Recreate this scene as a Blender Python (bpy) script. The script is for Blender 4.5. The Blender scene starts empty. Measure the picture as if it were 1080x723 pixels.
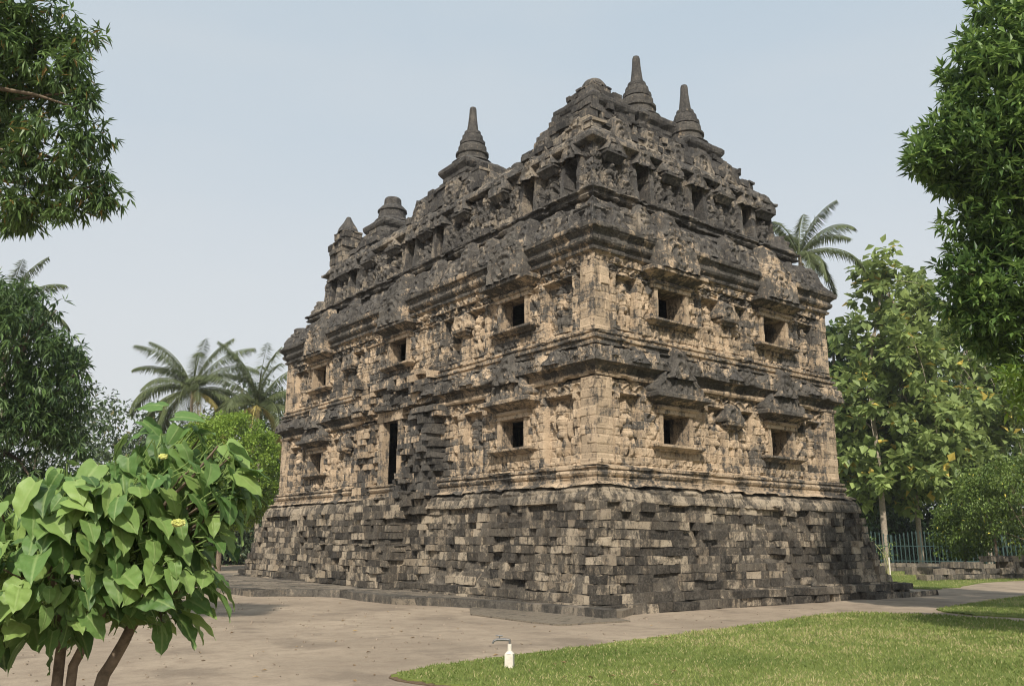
import bpy, math, random
import numpy as np
from mathutils import Matrix, Vector
random.seed(7); RS = np.random.RandomState(11)
SC = bpy.context.scene; COL = SC.collection

# ------------------------------------------------------------------ camera, sky, sun, exposure
CAM = np.array([-14.7686, -15.5854, 1.6]); FPX = 899.48
FW = np.array([0.59638013, 0.77016579, 0.2262198])
RT = np.array([0.78992462, -0.61318263, 0.00511422])
UP = np.array([-0.14265285, -0.17564657, 0.97406286])
cd = bpy.data.cameras.new('camera'); cam = bpy.data.objects.new('camera', cd); COL.objects.link(cam)
cd.sensor_width = 36.0; cd.lens = FPX / 1080 * 36; cd.clip_end = 3000; cd.clip_start = 0.1
cam.matrix_world = Matrix(((RT[0], UP[0], -FW[0], CAM[0]), (RT[1], UP[1], -FW[1], CAM[1]),
                           (RT[2], UP[2], -FW[2], CAM[2]), (0, 0, 0, 1)))
SC.camera = cam
SUN_EL, SUN_AZ = math.radians(41), math.radians(228)      # azimuth of the sun, counter-clockwise from +x
sdir = np.array([math.cos(SUN_EL) * math.cos(SUN_AZ), math.cos(SUN_EL) * math.sin(SUN_AZ), math.sin(SUN_EL)])
w = bpy.data.worlds.new('World'); SC.world = w; w.use_nodes = True
nt = w.node_tree; nt.nodes.clear()
sky = nt.nodes.new('ShaderNodeTexSky'); sky.sky_type = 'NISHITA'; sky.sun_disc = False
sky.sun_elevation = SUN_EL; sky.sun_rotation = math.radians(90) - SUN_AZ
sky.air_density = 1.0; sky.dust_density = 6.0; sky.ozone_density = 1.5
hsv = nt.nodes.new('ShaderNodeHueSaturation'); hsv.inputs['Saturation'].default_value = 0.5
bg = nt.nodes.new('ShaderNodeBackground'); bg.inputs['Strength'].default_value = 0.12
wo = nt.nodes.new('ShaderNodeOutputWorld')
tcw = nt.nodes.new('ShaderNodeTexCoord'); sx = nt.nodes.new('ShaderNodeSeparateXYZ'); nt.links.new(tcw.outputs['Generated'], sx.inputs[0])
rmp = nt.nodes.new('ShaderNodeValToRGB'); rmp.color_ramp.interpolation = 'EASE'      # the milky, humid sky: whitish low down, pale blue higher
rmp.color_ramp.elements[0].position = 0.0; rmp.color_ramp.elements[0].color = (.70, .71, .71, 1)
rmp.color_ramp.elements[1].position = .75; rmp.color_ramp.elements[1].color = (.47, .585, .68, 1)
nt.links.new(sx.outputs['Z'], rmp.inputs[0])
gain = nt.nodes.new('ShaderNodeVectorMath'); gain.operation = 'SCALE'; gain.inputs['Scale'].default_value = 9.6; cn = nt.nodes.new('ShaderNodeTexNoise'); cn.inputs['Scale'].default_value = 2.2; cn.inputs['Detail'].default_value = 6; cmx = nt.nodes.new('ShaderNodeMix'); cmx.data_type = 'RGBA'
cmp_ = nt.nodes.new('ShaderNodeMapping'); cmp_.inputs['Scale'].default_value = (1, 1, 3.5); nt.links.new(tcw.outputs['Generated'], cmp_.inputs[0]); nt.links.new(cmp_.outputs[0], cn.inputs['Vector'])
cr_ = nt.nodes.new('ShaderNodeMapRange'); cr_.inputs[1].default_value = .42; cr_.inputs[2].default_value = .75; cr_.inputs[4].default_value = .35; nt.links.new(cn.outputs['Fac'], cr_.inputs[0])
nt.links.new(cr_.outputs[0], cmx.inputs[0]); nt.links.new(rmp.outputs[0], cmx.inputs[6]); cmx.inputs[7].default_value = (.69, .71, .71, 1); nt.links.new(cmx.outputs[2], gain.inputs[0])
mxs = nt.nodes.new('ShaderNodeMix'); mxs.data_type = 'RGBA'; mxs.inputs[0].default_value = .72
nt.links.new(sky.outputs[0], hsv.inputs['Color']); nt.links.new(hsv.outputs[0], mxs.inputs[6]); nt.links.new(gain.outputs[0], mxs.inputs[7])
nt.links.new(mxs.outputs[2], bg.inputs['Color'])
nt.links.new(bg.outputs[0], wo.inputs['Surface'])
sl = bpy.data.lights.new('sun', 'SUN'); sl.energy = 5.0; sl.angle = math.radians(1.2); sl.color = (1.0, 0.915, 0.80)
so = bpy.data.objects.new('sun', sl); COL.objects.link(so)
so.rotation_euler = Vector((-sdir[0], -sdir[1], -sdir[2])).to_track_quat('-Z', 'Y').to_euler()
SC.view_settings.view_transform = 'Standard'; SC.view_settings.look = 'None'
SC.view_settings.exposure = 0.12; SC.view_settings.gamma = 1.0
HAZE = .00035
SC.cycles.filter_width = 1.1; SC.cycles.volume_bounces = 0; SC.cycles.max_bounces = 6; SC.cycles.transparent_max_bounces = 4

# ------------------------------------------------------------------ helpers
def at(px, py, d):
    """a point at depth d in front of the place the photograph was taken from"""
    return CAM + d * (FW + RT * (px - 540) / FPX - UP * (py - 361.5) / FPX)
def hsh(*a):
    h = np.zeros(np.broadcast(*[np.asarray(q) for q in a]).shape)
    for k, q in enumerate(a): h = h + np.asarray(q, float) * (12.9898, 78.233, 37.719, 54.531)[k % 4]
    v = np.sin(h) * 43758.5453
    return v - np.floor(v)
def noise2(x, y, seed=0):
    xi, yi = np.floor(x), np.floor(y); fx, fy = x - xi, y - yi
    fx = fx * fx * (3 - 2 * fx); fy = fy * fy * (3 - 2 * fy)
    a = hsh(xi, yi, seed); b = hsh(xi + 1, yi, seed); c = hsh(xi, yi + 1, seed); d = hsh(xi + 1, yi + 1, seed)
    return (a * (1 - fx) + b * fx) * (1 - fy) + (c * (1 - fx) + d * fx) * fy
def sstep(a, b, x):
    t = np.clip((x - a) / (b - a), 0, 1); return t * t * (3 - 2 * t)
def norm(v):
    v = np.asarray(v, float); return v / (np.linalg.norm(v, axis=-1, keepdims=True) + 1e-9)

class MB:
    def __init__(s): s.v = []; s.f = []; s.a = []; s.b = []; s.n = 0
    def add(s, V, F, a=0.5, b=0.5):
        V = np.asarray(V, float).reshape(-1, 3); F = np.asarray(F, int).reshape(-1, 4)
        s.v.append(V); s.f.append(F + s.n); s.n += len(V)
        s.a.append(np.broadcast_to(np.asarray(a, float), (len(V),)).copy())
        s.b.append(np.broadcast_to(np.asarray(b, float), (len(V),)).copy())
    def grid(s, P, a=0.5, b=0.5, mask=None, flip=False):
        n, m = P.shape[:2]; I = np.arange(n * m).reshape(n, m)
        F = np.stack([I[:-1, :-1], I[1:, :-1], I[1:, 1:], I[:-1, 1:]], -1)
        F = F[mask] if mask is not None else F.reshape(-1, 4)
        if flip: F = F[:, ::-1]
        s.add(P.reshape(-1, 3), F, np.broadcast_to(a, (n, m)).reshape(-1), np.broadcast_to(b, (n, m)).reshape(-1))
    def box(s, c, h, rot=0.0, jit=0.0, a=0.5, b=0.5, tilt=0.0):
        sg = np.array([[-1,-1,-1],[1,-1,-1],[1,1,-1],[-1,1,-1],[-1,-1,1],[1,-1,1],[1,1,1],[-1,1,1]], float)
        V = sg * np.asarray(h, float)
        if jit: V = V + RS.uniform(-jit, jit, V.shape)
        if tilt:
            t = RS.uniform(-tilt, tilt); V[:, 2] += V[:, 0] * t; t = RS.uniform(-tilt, tilt); V[:, 2] += V[:, 1] * t
        cr, sr = math.cos(rot), math.sin(rot)
        V = np.stack([V[:, 0] * cr - V[:, 1] * sr, V[:, 0] * sr + V[:, 1] * cr, V[:, 2]], -1) + np.asarray(c, float)
        s.add(V, [[0,3,2,1],[4,5,6,7],[0,1,5,4],[1,2,6,5],[2,3,7,6],[3,0,4,7]], a, b)
    def tube(s, pts, rad, k=8, a=0.5, b=0.5, cap=True):
        pts = np.asarray(pts, float); n = len(pts); rad = np.broadcast_to(rad, (n,))
        T = norm(np.gradient(pts, axis=0)); ref = np.array([0, 0, 1.0])
        if abs(T[0] @ ref) > .9: ref = np.array([1.0, 0, 0])
        X = norm(np.cross(T, ref)); Y = np.cross(T, X)
        th = np.linspace(0, 2 * math.pi, k + 1)
        P = pts[:, None] + rad[:, None, None] * (np.cos(th)[None, :, None] * X[:, None] + np.sin(th)[None, :, None] * Y[:, None])
        s.grid(P, a, b)
        if cap:
            for e in (0, -1):
                Q = np.stack([P[e], np.broadcast_to(pts[e], P[e].shape)]); s.grid(Q, a, b)
    def lathe(s, c, prof, k=24, a=0.5, b=0.5, jit=0.0, square=None):
        th = np.linspace(0, 2 * math.pi, k + 1); P = np.zeros((len(prof), k + 1, 3))
        for i, (r, z) in enumerate(prof):
            P[i] = np.stack([r * np.cos(th), r * np.sin(th), np.full_like(th, z)], -1) + c
        if jit:
            J = RS.uniform(-jit, jit, (len(prof), k, 1)); J = np.concatenate([J, J[:, :1]], 1)
            P[:, :, :2] += (P[:, :, :2] - np.asarray(c)[:2]) * J
        s.grid(P, a, b)
    def build(s, name, mat, parent=None, smooth=False, off=None):
        me = bpy.data.meshes.new(name); V = np.concatenate(s.v); F = np.concatenate(s.f)
        if off is not None: V = V - np.asarray(off)
        me.vertices.add(len(V)); me.vertices.foreach_set('co', V.astype(np.float32).ravel())
        me.loops.add(F.size); me.loops.foreach_set('vertex_index', F.astype(np.int32).ravel())
        me.polygons.add(len(F)); me.polygons.foreach_set('loop_start', (np.arange(len(F)) * 4).astype(np.int32))
        me.update(calc_edges=True)
        for nm, q in (('tone', s.a), ('stain', s.b)):
            at_ = me.attributes.new(nm, 'FLOAT', 'POINT'); at_.data.foreach_set('value', np.concatenate(q).astype(np.float32))
        me.polygons.foreach_set('use_smooth', np.full(len(F), bool(smooth)))
        me.materials.append(mat); me.validate()
        o = bpy.data.objects.new(name, me); COL.objects.link(o)
        if parent is not None: o.parent = parent
        return o
def tag(o, label=None, cat=None, group=None, kind=None):
    if label: o['label'] = label
    if cat: o['category'] = cat
    if group: o['group'] = group
    if kind: o['kind'] = kind
    return o
def empty(name, loc, label, cat, group=None):
    o = bpy.data.objects.new(name, None); COL.objects.link(o); o.location = [float(q) for q in loc]; o.empty_display_size = .3
    return tag(o, label, cat, group)

# ------------------------------------------------------------------ materials
class NT:
    def __init__(s, name, rough=0.9, spec=0.2):
        s.m = bpy.data.materials.new(name); s.m.use_nodes = True; s.t = s.m.node_tree; s.N = s.t.nodes
        s.p = s.N['Principled BSDF']; s.p.inputs['Roughness'].default_value = rough
        s.p.inputs['Specular IOR Level'].default_value = spec
        s.co = s.N.new('ShaderNodeTexCoord')
    def l(s, a, b): s.t.links.new(a, b)
    def noise(s, scale, detail=4, rough=.6, stretch=None):
        n = s.N.new('ShaderNodeTexNoise'); n.inputs['Scale'].default_value = scale
        n.inputs['Detail'].default_value = detail; n.inputs['Roughness'].default_value = rough
        src = s.co.outputs['Object']
        if stretch:
            mp = s.N.new('ShaderNodeMapping'); mp.inputs['Scale'].default_value = stretch
            s.l(src, mp.inputs[0]); src = mp.outputs[0]
        s.l(src, n.inputs['Vector']); return n.outputs['Fac']
    def attr(s, name):
        n = s.N.new('ShaderNodeAttribute'); n.attribute_name = name; return n.outputs['Fac']
    def math(s, op, a, b=None, c=None, clamp=False):
        n = s.N.new('ShaderNodeMath'); n.operation = op; n.use_clamp = clamp
        for k, q in enumerate((a, b, c)):
            if q is None: continue
            if isinstance(q, (int, float)): n.inputs[k].default_value = q
            else: s.l(q, n.inputs[k])
        return n.outputs[0]
    def ramp(s, fac, stops):
        n = s.N.new('ShaderNodeValToRGB'); e = n.color_ramp.elements
        while len(e) < len(stops): e.new(.5)
        for k, (p, c) in enumerate(stops): e[k].position = p; e[k].color = (*c, 1) if len(c) == 3 else c
        s.l(fac, n.inputs[0]); return n.outputs['Color']
    def mix(s, f, a, b, mode='MIX'):
        n = s.N.new('ShaderNodeMix'); n.data_type = 'RGBA'; n.blend_type = mode
        for k, q in ((0, f), (6, a), (7, b)):
            if isinstance(q, (int, float)): n.inputs[k].default_value = q
            elif isinstance(q, tuple): n.inputs[k].default_value = (*q, 1)
            else: s.l(q, n.inputs[k])
        return n.outputs[2]
    def color(s, c): s.l(c, s.p.inputs['Base Color'])
    def bump(s, h, strength, dist):
        n = s.N.new('ShaderNodeBump'); n.inputs['Strength'].default_value = strength; n.inputs['Distance'].default_value = dist
        s.l(h, n.inputs['Height']); s.l(n.outputs[0], s.p.inputs['Normal'])

def stone_mat(name, tan=((.25, .192, .13), (.58, .445, .305)), grey=((.022, .022, .022), (.125, .116, .103)), joints=0.0):
    n = NT(name, .92, .15)
    tone, st = n.attr('tone'), n.attr('stain')
    big = n.noise(.45, 5, .65); mid = n.noise(2.6, 6, .7); fine = n.noise(16, 5, .75)
    streak = n.noise(3.0, 4, .6, (2.2, 2.2, .35))
    s1 = n.math('MULTIPLY_ADD', n.math('SUBTRACT', big, .5), 1.7, st)
    s2 = n.math('MULTIPLY_ADD', n.math('SUBTRACT', mid, .5), 1.8, s1)
    s3 = n.math('MULTIPLY_ADD', n.math('SUBTRACT', streak, .5), 1.1, s2)
    s4 = n.math('MULTIPLY_ADD', n.math('SUBTRACT', fine, .5), 1.5, s3)
    s5 = n.math('MULTIPLY_ADD', n.math('SUBTRACT', tone, .5), -.35, s4)
    tc = n.ramp(tone, [(0, tan[0]), (1, tan[1])])
    tc = n.mix(n.math('MULTIPLY', mid, .45), tc, (.38, .31, .23))
    gc = n.ramp(n.math('MULTIPLY_ADD', fine, .7, n.math('MULTIPLY_ADD', tone, .6, -.15)), [(0.1, grey[0]), (.9, grey[1])])
    patch = n.ramp(n.math('MULTIPLY_ADD', mid, .5, n.math('MULTIPLY', fine, .5)), [(.47, (0, 0, 0)), (.62, (1, 1, 1))])
    gc = n.mix(n.math('MULTIPLY', patch, .40), gc, (.23, .205, .17))
    f = n.ramp(s5, [(.24, (0, 0, 0)), (.42, (.42, .42, .42)), (.60, (1, 1, 1))])
    crust = n.math('MULTIPLY', n.ramp(n.math('MULTIPLY_ADD', n.noise(7, 6, .75), .6, n.math('MULTIPLY', streak, .4)), [(.52, (0, 0, 0)), (.60, (1, 1, 1))]), .72)
    crust = n.math('MAXIMUM', crust, n.math('MULTIPLY', n.ramp(n.noise(24, 4, .75), [(.56, (0, 0, 0)), (.63, (1, 1, 1))]), .5))
    n.color(n.mix(crust, n.mix(f, tc, gc), (.035, .033, .03)))
    h = n.math('MULTIPLY_ADD', fine, .6, n.math('MULTIPLY', n.noise(60, 3, .7), .35))
    n.bump(h, 1.0, .05)
    return n.m
M_STONE = stone_mat('weathered_andesite')
M_ROOF = stone_mat('roof_andesite', tan=((.12, .105, .085), (.29, .25, .195)), grey=((.020, .020, .021), (.105, .10, .094)))
M_FOOT = stone_mat('foot_andesite', tan=((.17, .14, .105), (.42, .355, .265)), grey=((.020, .019, .018), (.125, .107, .084)))
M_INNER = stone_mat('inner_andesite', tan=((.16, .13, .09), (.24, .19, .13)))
def plain_mat(name, col, rough=.7, spec=.3, var=.25, scale=8):
    n = NT(name, rough, spec); f = n.noise(scale, 5, .65)
    c1 = tuple(q * (1 - var) for q in col); c2 = tuple(min(1, q * (1 + var)) for q in col)
    n.color(n.ramp(f, [(.3, c1), (.7, c2)])); n.bump(f, .3, .02); return n.m
def leaf_mat(name, lo, hi, accent=None, trans=.25, rough=.5, spec=.4):
    n = NT(name, rough, spec); t = n.attr('tone')
    c = n.ramp(t, [(0, lo), (1, hi)])
    if accent: c = n.mix(n.math('GREATER_THAN', n.attr('stain'), .5), c, accent)
    n.color(c)
    tr = n.N.new('ShaderNodeBsdfTranslucent'); ms = n.N.new('ShaderNodeMixShader'); ms.inputs[0].default_value = trans
    hs = n.N.new('ShaderNodeHueSaturation'); hs.inputs['Value'].default_value = 1.5; hs.inputs['Hue'].default_value = .485
    n.l(c, hs.inputs['Color']); n.l(hs.outputs[0], tr.inputs['Color'])
    n.l(n.p.outputs[0], ms.inputs[1]); n.l(tr.outputs[0], ms.inputs[2])
    n.l(ms.outputs[0], n.N['Material Output'].inputs['Surface']); return n.m
M_BARK = plain_mat('bark', (.16, .125, .09), .9, .1, .45, 14)
M_PALEBARK = plain_mat('pale_bark', (.27, .23, .18), .9, .1, .35, 9)

# ground: trodden pale earth with damp patches
n = NT('earth', .95, .1)
a = n.noise(.35, 6, .6); b_ = n.noise(3.0, 6, .7); c_ = n.noise(45, 4, .8); d_ = n.noise(.55, 5, .6)
col = n.ramp(a, [(.3, (.20, .162, .122)), (.7, (.36, .295, .22))])
col = n.mix(n.math('MULTIPLY', n.ramp(b_, [(.45, (0, 0, 0)), (.68, (1, 1, 1))]), .7), col, (.20, .155, .115))
col = n.mix(n.math('MULTIPLY', n.ramp(d_, [(.54, (0, 0, 0)), (.62, (1, 1, 1))]), .6), col, (.15, .12, .092))
col = n.mix(n.math('MULTIPLY', n.ramp(c_, [(.5, (0, 0, 0)), (.72, (1, 1, 1))]), .35), col, (.46, .40, .31))
col = n.mix(n.math('MULTIPLY', n.ramp(n.noise(14, 6, .75), [(.52, (0, 0, 0)), (.66, (1, 1, 1))]), .4), col, (.17, .14, .11))
n.color(col); n.bump(n.math('MULTIPLY_ADD', c_, .5, b_), .5, .03); M_EARTH = n.m
n = NT('turf', .95, .1); a = n.noise(.6, 5, .6); b_ = n.noise(9, 5, .7)
col = n.ramp(n.math('MULTIPLY_ADD', a, .6, n.math('MULTIPLY', b_, .4)), [(.35, (.08, .115, .025)), (.6, (.15, .18, .05)), (.72, (.22, .20, .09))])
n.color(col); n.bump(b_, .6, .03); M_TURF = n.m
M_GRASS = leaf_mat('grass_blades', (.095, .14, .032), (.26, .30, .09), (.38, .34, .17), .32, .6, .2)

def sheet(name, poly, z, mat, thick=0.0, **kw):
    me = bpy.data.meshes.new(name); n_ = len(poly)
    V = [(x, y, z) for x, y in poly]; F = [list(range(n_))]
    if thick:
        V += [(x, y, z - thick) for x, y in poly]; F += [[i, (i + 1) % n_, n_ + (i + 1) % n_, n_ + i] for i in range(n_)]
    me.from_pydata(V, [], F); me.update(); me.materials.append(mat)
    o = bpy.data.objects.new(name, me); COL.objects.link(o); return tag(o, **kw)
def smooth_poly(pts, k=6):
    pts = np.array(pts, float); out = []
    n_ = len(pts)
    for i in range(n_):
        p0, p1, p2, p3 = pts[i - 1], pts[i], pts[(i + 1) % n_], pts[(i + 2) % n_]
        for t in np.linspace(0, 1, k, endpoint=False):
            out.append(.5 * ((2 * p1) + (-p0 + p2) * t + (2 * p0 - 5 * p1 + 4 * p2 - p3) * t * t + (-p0 + 3 * p1 - 3 * p2 + p3) * t ** 3))
    return out
sheet('ground', [(-1500, -1500), (1500, -1500), (1500, 1500), (-1500, 1500)], 0.0, M_EARTH, kind='structure')

# ------------------------------------------------------------------ temple
W_, L_ = 10.57, 19.46
T = empty('temple', (0, 0, 0), 'large weathered grey and tan stone temple with stupa spires on its roof', 'temple')
SIDES = (0, 1, 2, 3)     # 0 short side by the path, 1 long side with the door, 2 and 3 the far sides
LEN = (W_, L_, L_, W_)
def place(side, s, p, z):
    """s along the side, p outwards from the body wall, z up"""
    s, p, z = np.broadcast_arrays(np.asarray(s, float), p, z)
    if side == 0: return np.stack([s, -p, z], -1)
    if side == 1: return np.stack([-p, s, z], -1)
    if side == 2: return np.stack([W_ + p, s, z], -1)
    return np.stack([s, L_ + p, z], -1)
def block_ids(s, z, ch, bw, seed):
    zz = z / ch + .15 * (noise2(s * .3, z * .1, seed) - .5); row = np.floor(zz)
    sw = s / bw + hsh(row, seed) * 7.3
    k = np.floor(sw)
    bd = lambda q: q + .62 * (hsh(q, row, seed + 3) - .5)
    k = np.where(sw < bd(k), k - 1, k); k = np.where(sw > bd(k + 1), k + 1, k)
    ds = np.minimum(sw - bd(k), bd(k + 1) - sw) * bw
    dz = np.minimum(zz - row, row + 1 - zz) * ch
    return row, k, np.minimum(ds, dz)
def ornament(s, z, seed=0):
    a = noise2(s / .085, z / .13, seed); b = noise2(s / .045, z / .07, seed + 1); c = noise2(s / .2, z / .26, seed + 2)
    return np.clip((a - .5) * 4, -1, 1) * .034 + (b - .5) * .05 + np.clip((c - .5) * 4, -1, 1) * .030
def figure(s, z, c, zb, h, seed=0):
    """a standing relief figure with halo"""
    x = (s - c) / h; y = (z - zb) / h
    sway = .035 * np.sin(y * 5 + seed)
    x = x - sway
    e = lambda cx, cy, rx, ry: np.clip(1 - ((x - cx) / rx) ** 2 - ((y - cy) / ry) ** 2, 0, 1) ** .5
    g = np.zeros_like(x)
    g = np.maximum(g, .35 * (np.hypot(x, y - .84) < .15)); g = np.maximum(g, .95 * e(0, .85, .075, .10))
    g = np.maximum(g, .6 * e(0, .97, .05, .07)); g = np.maximum(g, .95 * e(0, .66, .13, .13))
    g = np.maximum(g, .85 * e(0, .52, .10, .12)); g = np.maximum(g, .95 * e(.01, .42, .14, .10))
    g = np.maximum(g, .85 * e(-.07, .22, .06, .24)); g = np.maximum(g, .85 * e(.07, .22, .06, .24))
    sd = 1 if (int(seed) % 2) else -1
    g = np.maximum(g, .75 * e(sd * .17, .6, .045, .13)); g = np.maximum(g, .75 * e(-sd * .18, .5, .045, .17))
    g = np.maximum(g, .6 * e(sd * .23, .72, .06, .10)); g = np.maximum(g, .55 * e(-sd * .24, .26, .05, .2))
    g = np.maximum(g, .5 * (np.abs(y - .0) < .05) * (np.abs(x) < .27))
    return g
def layout(side):
    if side in (0, 3): wins = [2.9, 7.67]
    else: wins = [3.35, 9.9, 16.1]
    L = LEN[side]
    return wins, L
def panels(side):
    if side in (0, 3): return [(.78, 1.55), (4.3, 5.0), (5.6, 6.3), (9.02, 9.79)]
    return [(.85, 2.0), (4.85, 5.75), (6.15, 7.1), (12.5, 13.4), (13.75, 14.6), (17.5, 18.6)]
def openings(side, storey):
    wins, L = layout(side); out = []
    for i, c in enumerate(wins):
        if storey == 0:
            if side in (1, 2) and i == 1: out.append((c + .3 - .5, c + .3 + .5, 3.0, 5.62))
            else: out.append((c - .53, c + .53, 4.15, 4.95))
        else: out.append((c - .56, c + .56, 7.6, 8.45))
    return out
def wall_relief(side, storey, s, z):
    z0, z1 = ((3.5, 5.72), (6.95, 8.85))[storey]; wins, L = layout(side)
    h = np.zeros_like(s); ruin = np.zeros_like(s)
    zr = z1 - .34 if storey == 0 else z1 - .26              # carved frieze line
    H = zr - z0
    inpan = np.zeros_like(s, bool)
    for k, (a, b) in enumerate(panels(side)):
        m = (s > a) & (s < b) & (z > z0 + .12) & (z < zr - .06); inpan |= m
        nf = 2 if b - a > 1.0 and False else 1
        fg = figure(s, z, (a + b) / 2, z0 + .2, H - .38, k + side * 3 + storey)
        h = np.where(m, -.17 + .24 * fg + ornament(s, z, k) * (.45 - .15 * (fg > .3)), h)
        for e in (a - .11, b + .11):                        # slim pilasters beside the panel
            m = (np.abs(s - e) < .085) & (z < zr)
            flare = .03 * (np.abs(z - (zr - .1)) < .07) + .03 * (z < z0 + .16)
            h = np.where(m, .055 + flare + ornament(s, z, 9) * .22, h); inpan |= m
    for (a, b, za, zb) in openings(side, storey):
        c = (a + b) / 2; hw = (b - a) / 2
        m = (np.abs(s - c) < hw + .17) & (z > za - .05) & (z < zb + .05)
        h = np.where(m, .05, h); inpan |= m
        m = (np.abs(s - c) >= hw + .17) & (np.abs(s - c) < hw + .55) & (z < zb + .45) & (z > z0 + .1)
        mm = .5 + .5 * np.cos((z - z0) * 2 * math.pi / .42) * np.cos((np.abs(s - c) - hw - .36) * 2 * math.pi / .36)
        h = np.where(m, .03 + (mm - .5) * .09 + ornament(s, z, 5) * .75, h); inpan |= m
        m = (np.abs(s - c) < hw + .6) & (z <= za - .12) & (z > z0 + .1)
        h = np.where(m, .02 + ornament(s, z, 12) * .4, h)
    cp = (s < .52) | (s > L - .52)                          # plain corner pilasters
    band = np.abs(z - (z0 + H * .5)) < .05
    h = np.where(cp, .075 + .015 * band + .03 * (z < z0 + .12), h)
    m = (s > .52) & (s < .62) | (s < L - .52) & (s > L - .62); h = np.where(m & (z < zr), -.03, h)
    fr = (z >= zr) & ~cp
    scal = np.abs(np.sin(s * math.pi / .46)); garland = np.clip(1 - np.abs((z - zr - .08) - .16 * scal) / .05, 0, 1)
    h = np.where(fr, -.02 + .07 * garland + ornament(s, z, 7) * .5, h)
    h = np.where((np.abs(z - zr) < .03) & ~cp, .07, h)
    plain = ~inpan & ~cp & ~fr
    h = np.where(plain, h + ornament(s, z, 3) * .5, h)
    row, k, d = block_ids(s, z, .235, .42, 31 + side * 7 + storey)
    r = hsh(row, k, side + storey * 5 + 1.7)
    h = h + (r - .5) * .034 - .022 * (d < .014) * (1 - .6 * cp) - .07 * (r > .95) * (~cp)
    grime = noise2(s / .35, z / .35, 3); r2 = hsh(row, k, 9.1 + side)
    stain = .25 + .34 * (r2 > .86) * (1 - .5 * cp) - .15 * cp + .10 * (grime > .6) + .09 * sstep(3, 9, s)
    # darker towards the top of the upper wall and around the ruined porch
    stain = stain + .14 * sstep(z1 - .4, z1, z) * (storey == 1) + (.10 if storey == 1 else 0)
    if side == 1:
        cr = np.exp(-((s - 8.2) / 1.7) ** 2) + .8 * np.exp(-((s - 12.0) / 1.0) ** 2)
        if storey == 0: stain = stain + .30 * cr * (np.abs(s - 10.2) > .95)
        else: stain = stain + .16 * cr * sstep(8.0, 7.0, z)
        if storey == 0:
            rub = (cr > .35) & (np.abs(s - 10.2) > .85)
            h = np.where(rub, (hsh(row, k, 5.5) - .45) * .16 - .03 * (d < .02), h)
    if side in (0,): stain = stain - .02
    tone = .25 + .6 * r
    return h, tone, stain
def resample(prof, dt):
    P = np.array(prof, float); d = np.r_[0, np.cumsum(np.hypot(*np.diff(P, axis=0).T))]; out = [P[0]]
    for i in range(len(P) - 1):
        k = max(1, int(round((d[i + 1] - d[i]) / dt)))
        for j in range(1, k + 1): out.append(P[i] + (P[i + 1] - P[i]) * j / k)
    return np.array(out)
def band(name, prof, ds, dt, fun, mat, parent, sides=SIDES, holes=None, smooth=False, coarse=2.5):
    mb = MB()
    for sd in sides:
        q = coarse if sd in (2, 3) else 1.0
        P = resample(prof, dt * q); L = LEN[sd]; n_ = int(L / (ds * q)) + 1
        a = np.linspace(0, 1, n_)
        pp, zz = P[:, 0][None, :], P[:, 1][None, :]
        s = -pp + a[:, None] * (L + 2 * pp); z = np.broadcast_to(zz, s.shape).copy()
        tz = np.gradient(P[:, 1]); tp = np.gradient(P[:, 0]); ln = np.hypot(tz, tp) + 1e-9
        npx, nz = (tz / ln)[None, :], (-tp / ln)[None, :]
        h, tone, stain = fun(sd, s, z)
        edge = np.minimum(a, 1 - a)[:, None] * L; taper = np.clip(edge / .04, 0, 1)
        h = np.where(edge < .02, np.minimum(h, .075) * (0 if fun is not WALLF[0] and fun is not WALLF[1] else 1), h)
        pd = pp + h * npx
        s2 = np.where(edge < .02, np.where(a[:, None] < .5, -pd, L + pd), s)
        mask = None
        if holes:
            sc = .5 * (s[:-1, :-1] + s[1:, 1:]); zc = .5 * (z[:-1, :-1] + z[1:, 1:]); mask = np.ones(sc.shape, bool)
            for (x0, x1, y0, y1) in holes(sd): mask &= ~((sc > x0) & (sc < x1) & (zc > y0) & (zc < y1))
        mb.grid(place(sd, s2, pd, z + h * nz), tone, stain, mask)
    return mb.build(name, mat, parent, smooth)
WALLF = [lambda sd, s, z: wall_relief(sd, 0, s, z), lambda sd, s, z: wall_relief(sd, 1, s, z)]
def rough_fun(base_stain, amp=.02, ch=.24, bw=.5, seed=0, lift=0.0, erode=.03):
    def f(sd, s, z):
        row, k, d = block_ids(s, z, ch, bw, seed + sd * 3)
        r = hsh(row, k, seed + 2.2); r2 = hsh(row, k, seed + 8.8)
        er = noise2(s / .5, z / .3, seed + 1); e2 = noise2(s / .16, z / .12, seed + 4)
        h = (r - .5) * amp * 2 - .02 * (d < .015) - erode * sstep(.62, .85, er) + (e2 - .5) * amp * 1.2
        return h, .2 + .6 * r, base_stain + .16 * (r2 - .5) - .18 * (r2 > .9) + lift * (er - .5)
    return f
# walls
hl = lambda st: (lambda sd: openings(sd, st))
band('lower_wall', [(0, 3.48), (0, 5.72)], .026, .026, WALLF[0], M_STONE, T, holes=hl(0))
band('upper_wall', [(-.03, 6.95), (-.03, 8.86)], .026, .026, WALLF[1], M_STONE, T, holes=hl(1))
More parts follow.
